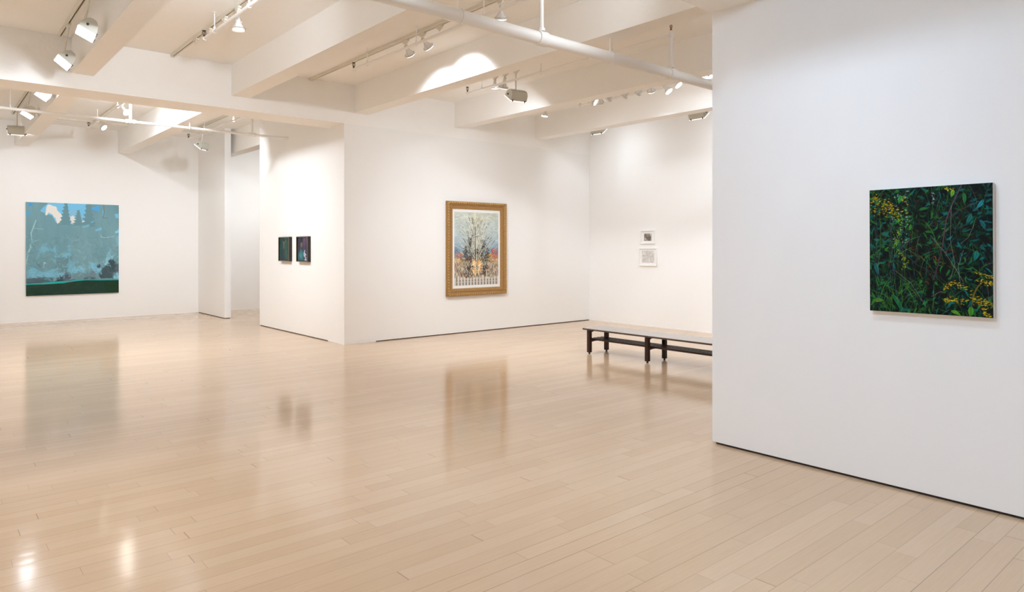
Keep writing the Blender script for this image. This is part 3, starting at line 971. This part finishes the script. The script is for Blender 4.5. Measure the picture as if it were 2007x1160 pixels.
# ------------------------------------------------------------------ bench
BX0, BX1, BY0, BY1, BZ = 7.205, 7.665, 6.80, 4.45, .362
b = thing('bench', ((BX0 + BX1) / 2, (BY0 + BY1) / 2, 0), 'long low dark walnut bench with slatted lower shelf on the pale floor', 'bench')
ox, oy = b.location.x, b.location.y
MB().cbox((BX0 - ox, BY1 - oy, BZ - .023), (BX1 - ox, BY0 - oy, BZ), .002).build('seat', M_SEAT, b)
for ly in (6.70, 5.665, 4.63 - .0):
    for lx in (7.243, 7.61):
        X, Y = lx - ox, ly - oy
        lg = MB().cbox((X - .026, Y - .026, .022), (X + .026, Y + .026, BZ - .023), .002).build('leg', M_WOOD, b)
        g_ = MB().lathe((X, Y, 0), (0, 0, 1), [(0, .013), (.006, .014), (.016, .012), (.022, .012)], 12)
        tag(g_.build('glide', M_RUBBER, lg), 'black round leveling glide')
    Y = ly - oy
    xa, xb = 7.243 + .026 - ox, 7.61 - .026 - ox
    # bracket rail under the seat with a scooped lower edge, and the shelf rail
    z1 = BZ - .0235
    prof = [(xa, z1 - .034), (xa + .06, z1 - .02), (0, z1 - .012), (xb - .06, z1 - .02), (xb, z1 - .034), (xb, z1), (xa, z1)]
    MB().prism(prof, (0, Y, 0), (1, 0, 0), (0, 0, 1), (0, 1, 0), .026).build('seat_rail', M_WOOD, b)
    prof = [(xa, .166), (xa + .07, .175), (xb - .07, .175), (xb, .166), (xb, .192), (xa, .192)]
    MB().prism(prof, (0, Y, 0), (1, 0, 0), (0, 0, 1), (0, 1, 0), .026).build('shelf_rail', M_WOOD, b)
for i in range(4):
    X = 7.315 + i * .0765 - ox
    MB().cbox((X - .018, 4.60 - oy, .193), (X + .018, 6.74 - oy, .219), .002).build('slat', M_WOOD, b)

# ------------------------------------------------------------------ lighting tracks
ZT = 4.037      # underside of the tracks


def track(x0, y0, x1, y1, label, group='ceiling lighting tracks'):
    ln = math.hypot(x1 - x0, y1 - y0)
    t = thing('lighting_track', ((x0 + x1) / 2, (y0 + y1) / 2, ZC), label, 'lighting track', group, (0, 0, math.atan2(y1 - y0, x1 - x0)))
    h = ZC - ZT
    m = MB()
    m.box((-ln / 2, -.026, -.012), (ln / 2, .026, -.0005))
    m.box((-ln / 2, .008, -h), (ln / 2, .026, -.012))
    m.box((-ln / 2, -.026, -h), (ln / 2, -.008, -.012))
    m.build('channel', M_CREAM, t, 0)
    MB().box((-ln / 2 + .002, -.008, -.02), (ln / 2 - .002, .008, -.0125)).build('conductor_slot', M_SLOT, t, 0)
    for s_ in (-1, 1):
        MB().cbox((s_ * ln / 2, -.027, -h - .001), (s_ * (ln / 2 + .008), .027, -.0005), .002).build('end_cap', M_CREAM, t, 0)
    return t


track(1.255, 9.70, 1.255, 3.1, 'track with two large lit floodlights beside the first ceiling beam')
track(2.51, 9.76, 2.51, 3.1, 'track with one white spot hanging, second bay from upper left of girder')
track(4.45, 9.79, 4.45, 3.1, 'track with two caged spots above the corner column, crossed by the large pipe')
track(6.38, 9.70, 6.38, 3.1, 'track behind the beam, carrying two spots and a grey floodlight')
track(8.25, 9.60, 8.25, 3.1, 'track carrying a row of small spots near the back wall')
track(9.72, 9.60, 9.72, 3.1, 'track nearest the back wall, hidden above the last beam')
track(1.31, 15.98, 1.31, 10.45, 'track in the far bay over the forest canvas with bright floodlights')
track(2.64, 16.3, 2.64, 10.45, 'middle track of the far bay with two bright glass spots')
track(4.44, 15.4, 4.44, 10.45, 'track in the far bay near the doorway, behind the thin pipe')
track(1.86, 15.97, 3.36, 15.97, 'short cross track in front of the far wall, left of the bright beam')
track(4.17, 15.90, 4.88, 15.90, 'short cross track by the doorway stub wall')
track(2.85, 2.3, 2.85, -3.2, 'track in the near bay facing the cool white partition')
track(.9, 2.3, .9, -3.2, 'unseen track over the viewer in the near bay')  # unseen track that carries only the added near-bay fill lamps


# ------------------------------------------------------------------ fixtures
LENS_ON = {}
M_LENSRIM = emit_mat('lit_lens_rim', (1.0, .98, .94), 1.1)


def lens_on(strength, rgb=(1.0, .95, .88)):
    key = (strength, rgb)
    if key not in LENS_ON:
        LENS_ON[key] = emit_mat('lit_lens', rgb, strength)
    return LENS_ON[key]


def adapter_mb(o, along):
    """box-shaped adapter hanging in the track slot"""
    along = V(along).normalized()
    side = V(-along.y, along.x, 0)
    m = MB()
    m.obox(V(o) + V(0, 0, -.011), along, side, V(0, 0, 1), .115, .034, .022)
    m.prism([(-.04, -.0), (-.028, -.02), (.028, -.02), (.04, 0)], V(o) + V(0, 0, -.022), along, V(0, 0, 1), side, .03)
    return m


def flood(c, nvec, az, label, strength=120.0, on=True, ztop=None, track_along=(0, 1, 0), group='box floodlights hanging from the tracks', rgb=(1.0, .94, .86), tx=None):
    """c: centre of the lens, nvec: where it looks, az: direction of its long side"""
    n = V(nvec).normalized()
    a = V(math.cos(az), math.sin(az), 0)
    a = (a - n * a.dot(n)).normalized()
    bvec = n.cross(a)
    if bvec.z < 0:
        bvec = -bvec
    c = V(c)
    piv = c - n * .075 + bvec * .045
    top = V(piv.x, piv.y, ZT) if tx is None else V(tx, piv.y, ZT)
    t = thing('hanging_floodlight', top, label, 'floodlight', group)
    L = lambda p: V(p) - top
    adapter_mb((0, 0, 0), track_along).build('adapter', M_CREAM, t, 0)
    MB().lathe((0, 0, -.04), L(piv) + V(0, 0, .035) - V(0, 0, -.04), [(0, .012), (.012, .0125), (.02, .0105), ((L(piv) + V(0, 0, .075)).length, .0105)], 12).build('stem', M_CREAM, t)
    MB().lathe(L(piv) + V(0, 0, .04), (0, 0, -1), [(0, .012), (.012, .016), (.03, .03), (.05, .032)], 14).build('swivel_collar', M_GREYENAMEL, t)
    prof = [(-.001, -.080), (-.03, -.078), (-.085, -.062), (-.118, -.030), (-.126, .005), (-.118, .036), (-.09, .062), (-.03, .078), (-.001, .080)]
    m = MB().prism(prof, L(c), n, bvec, a, .286)
    for i in range(9):        # cooling ribs across the back
        m.obox(L(c) - n * .118 + bvec * .004 + a * (-.12 + .03 * i), n, bvec, a, .022, .06, .005)
    hs = m.build('housing', M_GREYENAMEL, t, 35)
    lm = MB().obox(L(c) + n * .0055, n, bvec, a, .011, .166, .292, 1)
    lm.obox(L(c) + n * .0118, n, bvec, a, .0012, .150, .276, 0)
    lm.build('lens', [lens_on(strength, rgb), M_LENSRIM] if on else [M_LENSOFF, M_LENSOFF], hs, 0)
    for s_ in (-1, 1):
        MB().lathe(L(c) - n * .05 + bvec * .02 + a * (.143 * s_), a * s_, [(0, .012), (.01, .012), (.014, .009)], 10).build('knob', M_DARK, hs)
        MB().obox(L(c) - n * .004 - bvec * .084 + a * (.11 * s_), n, bvec, a, .03, .012, .014).build('latch', M_DARK, hs, 0)
    return t


def spot(x, y, aim, label, on=True, power=0.0, z0=ZT, drop=.06, size=1.0, cage=True, track_along=(0, 1, 0), lens=3.5, angle=95, blend=.9, color=(1.0, .93, .84), group='lamp spots on the tracks', offset=(0, 0), radius=.045):
    top = V(x, y, z0)
    d = V(aim).normalized()
    t = thing('track_spot', top, label, 'spotlight', group)
    adapter_mb((0, 0, 0), track_along).build('adapter', M_CREAM, t, 0)
    j = V(offset[0], offset[1], -.042 - drop)
    MB().lathe((0, 0, -.04), j - V(0, 0, -.04), [(0, .016), (.02, .014), (.026, .006), (max(.03, (j - V(0, 0, -.04)).length), .006)], 12).build('stem', M_CREAM, t)
    s = size
    lb_ = MB().lathe(j, d, [(0, .012 * s), (.004, .02 * s), (.06 * s, .022 * s), (.066 * s, .024 * s), (.105 * s, .05 * s), (.118 * s, .06 * s), (.135 * s, .061 * s)], 20).build('lamp_body', M_GLASSBODY, t, 35)
    MB().lathe(j + d * (.1355 * s), d, [(0, .056 * s), (.006 * s, .054 * s), (.01 * s, .035 * s)], 20).build('lens', lens_on(lens) if on else M_LENSOFF, lb_)
    if cage:
        m = MB()
        e1 = d.orthogonal().normalized()
        e2 = d.cross(e1)
        pc = j + d * (.118 * s)
        m.tube([pc + (e1 * math.cos(q) + e2 * math.sin(q)) * .066 * s for q in np.linspace(0, 2 * math.pi, 24, endpoint=False)], .0028, 6, closed=True)
        for s_ in (-1, 1):
            m.tube([j + e1 * (.004 * s_), j + e1 * (.05 * s * s_) + d * .006, j + e1 * (.064 * s * s_) + d * (.03 * s), pc + e1 * (.066 * s * s_)], .0026, 6)
        m.build('wire_cage', M_WIRE, t)
    if on and power:
        lp = j + d * (.155 * s)
        ld = bpy.data.lights.new('spot_beam', 'SPOT')
        ld.energy = power
        ld.color = color
        ld.spot_size = R(angle)
        ld.spot_blend = blend
        ld.shadow_soft_size = radius
        lo = bpy.data.objects.new('spot_beam', ld)
        COL.objects.link(lo)
        lo.parent = t
        lo.location = lp
        lo.rotation_mode = 'QUATERNION'
        lo.rotation_quaternion = d.to_track_quat('-Z', 'Y')
    return t


def to(p, q):
    return tuple(V(q) - V(p))


# strength of each light group (watts for the spots, radiance of the flood lenses)
G = dict(gold=290, goldflood=148, side=5, beam=17, bay=10, back=82, backflood=47, visf=50, visfar=42, teal=235, tealflood=70, endflood=18, inner=300, passage=268, near=85, nearfill=200, fillnear=170, fillfront=30, fillfar=300, fillback=70, fillleft=230, ab=255, bc=40, cd=8, de=120, goldfill=75, left=4)
NEUT = (.915, 1.0, 1.10)
COOL = (.75, .975, 1.28)
FHID = 150
fl = lambda *a, g, **k: flood(*a, strength=max(.01, G[g]), rgb=NEUT, **k)
fl((1.205, 9.12, 3.60), (-.62, .01, -.78), R(90), 'brightly lit floodlight nearest the girder on the first track', g='visf', tx=1.255)
fl((1.215, 7.78, 3.61), (-.43, .03, -.90), R(86), 'brightly lit floodlight at the upper edge, second from the girder', g='visf', tx=1.255)
fl((1.26, 13.13, 3.61), (-.52, -.02, -.86), R(92), 'brightly lit floodlight under the thin pipe in the far bay', g='visfar', tx=1.31)
fl((1.26, 11.36, 3.61), (-.52, -.02, -.86), R(92), 'brightly lit floodlight peeping out below the girder', g='visfar', tx=1.31)
fl((1.31, 15.22, 3.60), (0.05, .62, -.78), R(0), 'grey floodlight turned to the far wall above the forest canvas', g='tealflood', tx=1.31)
fl((4.40, 15.0, 3.60), (-.44, .44, -.78), R(45), 'small floodlight seen end-on beside the doorway stub wall', g='endflood', tx=4.44)
fl((6.38, 7.32, 3.63), (.05, .60, -.80), R(0), 'ribbed floodlight on a stem facing the gilt-framed picture', g='goldflood', tx=6.38)
fl((9.66, 8.68, 3.70), (.62, 0, -.78), R(90), 'floodlight under the last beam near the room corner', g='backflood', tx=9.66)
fl((9.66, 6.50, 3.67), (.62, 0, -.78), R(90), 'floodlight under the last beam beside the cool white partition', g='backflood', tx=9.66)
fl((8.20, 5.42, 3.87), (.10, 0, -.99), R(90), 'thin bright floodlight edge just above the large pipe end', g='backflood', tx=8.25)


def sp(x, y, aim, label, g, k=1.0, **kw):
    kw.setdefault('color', NEUT)
    kw.setdefault('angle', 125)
    kw.setdefault('blend', 1.0)
    return spot(x, y, aim, label, True, G[g] * k, **kw)


# spots: front bays
sp(4.45, 7.14, (.60, .20, -.68), 'caged lit spot on the column track, nearer the sprinkler head', 'gold', drop=.02, angle=104)
sp(4.45, 6.77, (.70, .06, -.64), 'caged spot on the column track, nearer the large pipe', 'gold', drop=.02, angle=104)
spot(4.45, 5.33, (.25, .3, -1), 'spot at the upper edge behind the large pipe hanger', True, 0, drop=.02)
sp(2.51, 7.30, (.05, .05, -1), 'bell-shaped spot pointing straight down on the second track', 'bay', 0, drop=.05, size=1.1, lens=.6)
sp(6.38, 7.78, (.2, .3, -1), 'short spot beside the ribbed floodlight, farther one', 'bay', drop=.0, lens=1.1)
sp(6.38, 7.55, (.1, .4, -1), 'long-necked spot beside the ribbed floodlight, nearer one', 'bay', drop=.02, size=1.15, lens=1.1)
T8 = 8.25
sp(T8, 8.66, (-.1, .15, -1), 'lone glowing spot lens near the room corner', 'bay', 0, lens=5, drop=.05, cage=False)
sp(T8, 7.64, (.36, -.76, -.56), 'white-hot spot first in the row of small spots', 'side', 0, drop=.04, angle=100)
sp(T8, 7.42, (.75, .5, -.8), 'pale spot second in the row of small spots', 'side', drop=.04, angle=100)
spot(T8, 7.12, (-.3, .7, -.8), 'round caged spot third in the row of small spots', False, drop=.04)
spot(T8, 6.79, (-.2, .9, -.7), 'bracketed spot fourth in the row of small spots', False, drop=.05)
spot(T8, 6.53, (-.1, .9, -.7), 'bracketed spot fifth in the row of small spots', False, drop=.05)
sp(T8, 6.16, (.18, -.62, -.79), 'oval glowing spot, lower of the bright pair by the large pipe', 'bay', 0, lens=5, drop=.09, cage=False)
sp(T8, 5.99, (.18, -.62, -.79), 'oval glowing spot, upper of the bright pair by the large pipe', 'bay', 0, lens=5, drop=.03, cage=False)
# spots: far bay
spot(2.64, 15.45, to((2.64, 15.4, 3.9), (3.1, 14.9, 3.3)), 'glaring glass spot above the sprinkler in the far bay', True, 0, drop=.04, lens=9)
spot(2.64, 13.40, to((2.64, 13.4, 3.9), (3.0, 12.9, 3.2)), 'glaring glass spot beside the thin pipe riser', True, 0, drop=.04, lens=95)
# unseen wall washers behind girder, beams and near edge of view, mostly added
sp(2.64, 12.2, to((2.64, 12.2, 3.9), (2.4, 16.9, .6)), 'added unseen spot behind the girder lighting the forest canvas', 'teal', drop=.02)  # hidden spot added to brighten the far wall, as is the next
sp(4.44, 12.4, to((4.44, 12.4, 3.9), (3.6, 16.9, .5)), 'added unseen spot behind the girder lighting the wall beside the doorway', 'teal', .7, drop=.02)
track(1.85, 11.7, 1.85, 10.45, 'added short far bay track between the beams, behind the girder')  # track added out of view to carry the next spot
sp(1.85, 11.2, to((1.85, 11.2, 3.9), (5.0, 11.9, 1.6)), 'unseen spot behind the girder lighting the two small dark paintings', 'inner', drop=.0, angle=130, radius=.1)  # moved onto the added track to fill the upper inner wall
sp(8.25, 6.4, to((8.25, 6.4, 3.9), (10.6, 7.6, .4)), 'added unseen spot behind the beam lighting the two white-framed drawings', 'back', drop=.02, angle=90)  # this and the next are added out of view for the back wall
sp(8.25, 4.2, to((8.25, 4.2, 3.9), (10.6, 5.2, .4)), 'added spot hidden by the partition lighting the back wall', 'back', drop=.02)
sp(2.85, 2.05, to((2.85, 2.05, 3.9), (4.65, 1.9, .9)), 'spot in the near bay lighting the foliage canvas', 'near', drop=.0, angle=120, color=COOL)
flood((.95, 1.75, 3.45), (.80, .12, -.66), R(90), 'added fill floodlight on a long stem over the viewer facing the cool white partition', strength=max(.01, G['nearfill']), rgb=COOL, tx=.9)  # long-stem flood added as cool fill for the partition wall
# unseen lamps added for brightness: floor downlights, then spots toward girder and walls
for x, y in ((2.85, -2.2), (.9, -1.6), (.9, 1.6)):
    sp(x, y, (0, 0, -1), 'added fill downlight behind the viewer on the partition track' if x > 2 else 'added fill downlight behind the viewer on the overhead track', 'fillnear', drop=.02, angle=150, color=COOL) if y < 0 else sp(x, y, (0, 0, -1), 'added fill downlight of the near bay, just ahead of the viewer', 'fillnear', drop=.02, angle=150, color=COOL)
sp(2.51, 4.2, (0, 0, -1), 'added fill downlight above the upper edge on the second track', 'fillfront', drop=.02, angle=150)
sp(1.255, 5.4, (0, 0, -1), 'added fill downlight above the upper edge on the first track', 'fillfront', drop=.02, angle=150)
sp(4.45, 3.9, (0, 0, -1), 'added fill downlight above the upper edge on the column track', 'fillfront', drop=.02, angle=150)
sp(6.38, 3.75, (0, 0, -1), 'added fill downlight behind the partition on the track with the ribbed floodlight', 'fillback', drop=.02, angle=150)
sp(9.72, 3.6, (0, 0, -1), 'added fill downlight behind the partition on the last track', 'fillback', drop=.02, angle=150)
sp(2.64, 10.9, (0, 0, -1), 'added fill downlight behind the girder on the middle far track', 'fillfar', drop=.02, angle=150)
sp(1.31, 10.8, (0, 0, -1), 'added fill downlight behind the girder on the far track over the forest canvas', 'fillfar', drop=.02, angle=150)
track(2.0, 5.0, 2.0, 3.1, 'added short track between the first two beams above the upper edge')  # unseen track added to hold the girder fill spot
sp(2.0, 4.9, (-.2, 1, .14), 'added fill spot on a long stem above the upper edge facing the girder', 'ab', drop=.42, angle=120, radius=.1)  # added to lift girder, beam sides and ceiling; likewise the stem spots below
sp(4.45, 3.2, (.0, 1, .28), 'added unseen fill spot on long stem facing the girder along the column track', 'bc', drop=.38, angle=112, radius=.1)
sp(6.38, 3.2, (.0, 1, .28), 'added fill spot on a long stem behind the partition facing the girder', 'cd', drop=.38, angle=112, radius=.1)
sp(8.25, 3.5, (.2, 1, -.12), 'added fill spot behind the partition facing the girder along the row of small spots', 'de', drop=.0, angle=165)
sp(8.25, 4.9, to((8.25, 4.9, 3.9), (7.8, 9.8, 1.2)), 'added fill spot behind the partition washing the wall of the gilt-framed picture', 'goldfill', drop=.02, angle=140)  # hidden spot added to brighten the center wall
sp(.3, 6.4, (.35, 1, -.25), 'added fill spot above the upper edge facing the girder left of the first beam', 'left', drop=.0, angle=165, z0=ZT)
track(.3, 8.6, .3, 3.1, 'added short track left of the first beam above the upper edge')  # added out of view to carry the left fill lamps
sp(.3, 4.4, (0, 0, -1), 'added fill downlight above the upper edge on the short track left of the first beam', 'fillleft', drop=.02, angle=150)
# passage beyond the doorway
track(7.0, 16.0, 7.0, 10.6, 'track in the passage beyond the doorway')
sp(7.0, 14.4, to((7.0, 14.4, 3.9), (6.1, 16.9, 1.2)), 'spot in the passage lighting the wall beyond the doorway', 'passage', drop=.02, color=(.98, 1.0, 1.02))


# bare adapters left in the tracks
def bare_adapter(x, y, label):
    t = thing('track_adapter', (x, y, ZT), label, 'track adapter', 'empty adapters left in the tracks')
    adapter_mb((0, 0, 0), (0, 1, 0)).build('adapter_block', M_CREAM, t, 0)
    MB().lathe((0, .0, -.042), (0, 0, -1), [(0, .014), (.018, .013), (.024, .008)], 10).build('socket', M_CREAM, t)


bare_adapter(4.45, 6.42, 'empty adapter on the column track beside the large pipe')
bare_adapter(2.51, 8.75, 'empty adapter nearest the sprinkler head on the second track')
bare_adapter(2.51, 8.25, 'empty adapter beside the pipe hanger on the second track')
bare_adapter(2.51, 7.72, 'empty adapter beside the bell-shaped spot')


# ------------------------------------------------------------------ sprinkler pipes
def sprinkler(p, parent, m=M_BRONZE, s=1.0, up=True):
    p = V(p)
    z = 1 if up else -1
    q = MB()
    q.lathe(p, (0, 0, z), [(0, .012 * s), (.022 * s, .012 * s), (.024 * s, .008 * s), (.03 * s, .008 * s)], 10)
    for s_ in (-1, 1):
        q.tube([p + V(.008 * s_ * s, 0, .028 * s * z), p + V(.019 * s_ * s, 0, .042 * s * z), p + V(.016 * s_ * s, 0, .06 * s * z), p + V(.002 * s_ * s, 0, .072 * s * z)], .004 * s, 6)
    q.cyl(p + V(0, 0, .03 * s * z), p + V(0, 0, .07 * s * z), .004 * s, 8)
    q.lathe(p + V(0, 0, .071 * s * z), (0, 0, z), [(0, .022 * s), (.004 * s, .024 * s), (.006 * s, .012 * s)], 12)
    return tag(q.build('sprinkler_head', m, parent), 'small metal upright sprinkler head')


def hanger(parent, p, r, axis, ztop=None):
    """rod from the ceiling with a ring around the pipe"""
    p = V(p)
    zt = (ZC - .0005 - parent.location.z) if ztop is None else ztop
    m = MB()
    ax = V(axis).normalized()
    e1 = V(0, 0, 1)
    e2 = ax.cross(e1)
    m.tube([p + (e1 * math.cos(q) + e2 * math.sin(q)) * (r + .004) for q in np.linspace(0, 2 * math.pi, 24, endpoint=False)], .0035, 6, closed=True)
    m.cyl(p + V(0, 0, r + .004), V(p.x, p.y, zt), .0055, 8)
    m.lathe(p + V(0, 0, r), (0, 0, 1), [(0, .012), (.03, .011), (.034, .006)], 8)
    m.lathe((p.x, p.y, zt), (0, 0, -1), [(0, .02), (.004, .02), (.006, .008)], 12)
    return m.build('hanger', M_PIPE, parent)


# large main crossing the front bays
PY, PZ, PR = 4.595, 3.442, .0565
main = thing('sprinkler_main', (4.4, PY, PZ), 'thick white pipe slanting across the ceiling in front of the beams', 'pipe')
MB().cyl((XL + .02 - 4.4, 0, 0), (XR - .02 - 4.4, 0, 0), PR, 28).build('pipe', M_PIPE, main)
RX = (2.41, 4.322, 6.29, 8.42)
for x in RX:
    MB().lathe((x - .055 - 4.4, 0, 0), (1, 0, 0), [(0, PR), (.001, PR + .010), (.018, PR + .013), (.055, PR + .009), (.092, PR + .013), (.109, PR + .010), (.11, PR)], 28).build('tee_fitting', M_PIPE, main, 35)
for x in (3.39, 5.27, 7.18, 1.4):
    hanger(main, (x - 4.4, 0, 0), PR, (1, 0, 0), ZB - PZ if False else None)
BZ_ = 3.868
rows = [(2.41, 8.10, 'thin branch pipe with sprinkler head running along the second track'),
        (4.322, 8.21, 'thin branch pipe with sprinkler head passing the two caged spots'),
        (6.29, 8.33, 'thin branch pipe with sprinkler head behind the ribbed floodlight'),
        (8.42, 8.0, 'thin branch pipe above the row of small spots')]
for x, ye, lab in rows:
    BZ_ = 3.92 if x > 8 else 3.868
    br = thing('sprinkler_branch', (x, PY, BZ_), lab, 'pipe', 'sprinkler branch pipes')
    MB().cyl((0, 0, 0), (0, ye - PY, 0), .0165, 14).build('pipe', M_PIPE, br)
    MB().lathe((0, 0, -(BZ_ - PZ) + PR + .012), (0, 0, 1), [(0, .034), (.025, .034), (.03, .022), (.045, .0215), (BZ_ - PZ - PR - .012 - .03, .0215), (BZ_ - PZ - PR - .012 - .028, .029), (BZ_ - PZ - PR - .012 + .03, .029), (BZ_ - PZ - PR - .012 + .034, .02), (BZ_ - PZ - PR - .012 + .055, .016)], 16).build('riser', M_PIPE, br, 35)
    sprinkler((0, 0, .05), br, M_BRASS, 1.1)
    MB().lathe((0, ye - PY - .03, 0), (0, 1, 0), [(0, .022), (.045, .022), (.055, .016)], 12).build('elbow', M_PIPE, br)
    sprinkler((0, ye - PY, .018), br, M_BRONZE)
    for yh in ((ye - .36, 6.7, 5.45) if x < 8 else (7.2, 5.3)):
        hanger(br, (0, yh - PY, 0), .0165, (0, 1, 0))

# thin pipe crossing the far bay
ty, tz = 11.963, 3.482
tp = thing('sprinkler_main', (2.468, ty, tz), 'slim white pipe crossing the far bay and entering the corner block', 'pipe')
MB().cyl((XL + .02 - 2.468, 0, 0), (4.999 - 2.468, 0, 0), .0215, 18).build('pipe', M_PIPE, tp)
MB().lathe((4.93 - 2.468, 0, 0), (1, 0, 0), [(0, .0215), (.002, .03), (.068, .03)], 16).build('wall_flange', M_PIPE, tp)
for x in (2.468, 4.351):
    MB().lathe((x - .07 - 2.468, 0, 0), (1, 0, 0), [(0, .0215), (.001, .032), (.03, .034), (.035, .028), (.105, .028), (.11, .034), (.139, .032), (.14, .0215)], 16).build('tee_fitting', M_PIPE, tp)
for x in (.95, 3.335):
    hanger(tp, (x - 2.468, 0, 0), .0215, (1, 0, 0))
for x, ye, lab in ((2.468, 15.5, 'thin far bay branch pipe ending at the sprinkler by the glaring spot'), (4.351, 15.7, 'thin far bay branch pipe ending by the doorway stub wall')):
    br = thing('sprinkler_branch', (x, ty, 3.86), lab, 'pipe', 'sprinkler branch pipes')
    MB().cyl((0, 0, 0), (0, ye - ty, 0), .0165, 14).build('pipe', M_PIPE, br)
    MB().cyl((0, 0, -3.86 + tz + .02), (0, 0, .045), .0215, 14).build('riser', M_PIPE, br)
    MB().lathe((0, ye - ty - .03, 0), (0, 1, 0), [(0, .022), (.045, .022), (.055, .016)], 12).build('elbow', M_PIPE, br)
    sprinkler((0, ye - ty, .018), br, M_BRONZE, 1.1)
    for yh in (12.9, 14.6):
        hanger(br, (0, yh - ty, 0), .0165, (0, 1, 0))

# ------------------------------------------------------------------ world, render look
w = bpy.data.worlds.new('World')
scn.world = w
w.use_nodes = True
w.node_tree.nodes['Background'].inputs[0].default_value = (.8, .9, 1, 1)
w.node_tree.nodes['Background'].inputs[1].default_value = 0.0
scn.view_settings.view_transform = 'Standard'
scn.view_settings.look = 'None'
scn.view_settings.gamma = 1
scn.view_settings.exposure = EXPO if 'EXPO' in globals() else 0.0
scn.view_settings.use_curve_mapping = False
scn.cycles.max_bounces = 10
scn.cycles.diffuse_bounces = 7
scn.cycles.glossy_bounces = 4
scn.cycles.use_denoising = True
scn.cycles.sample_clamp_indirect = 6
scn.cycles.caustics_reflective = False
scn.cycles.caustics_refractive = False
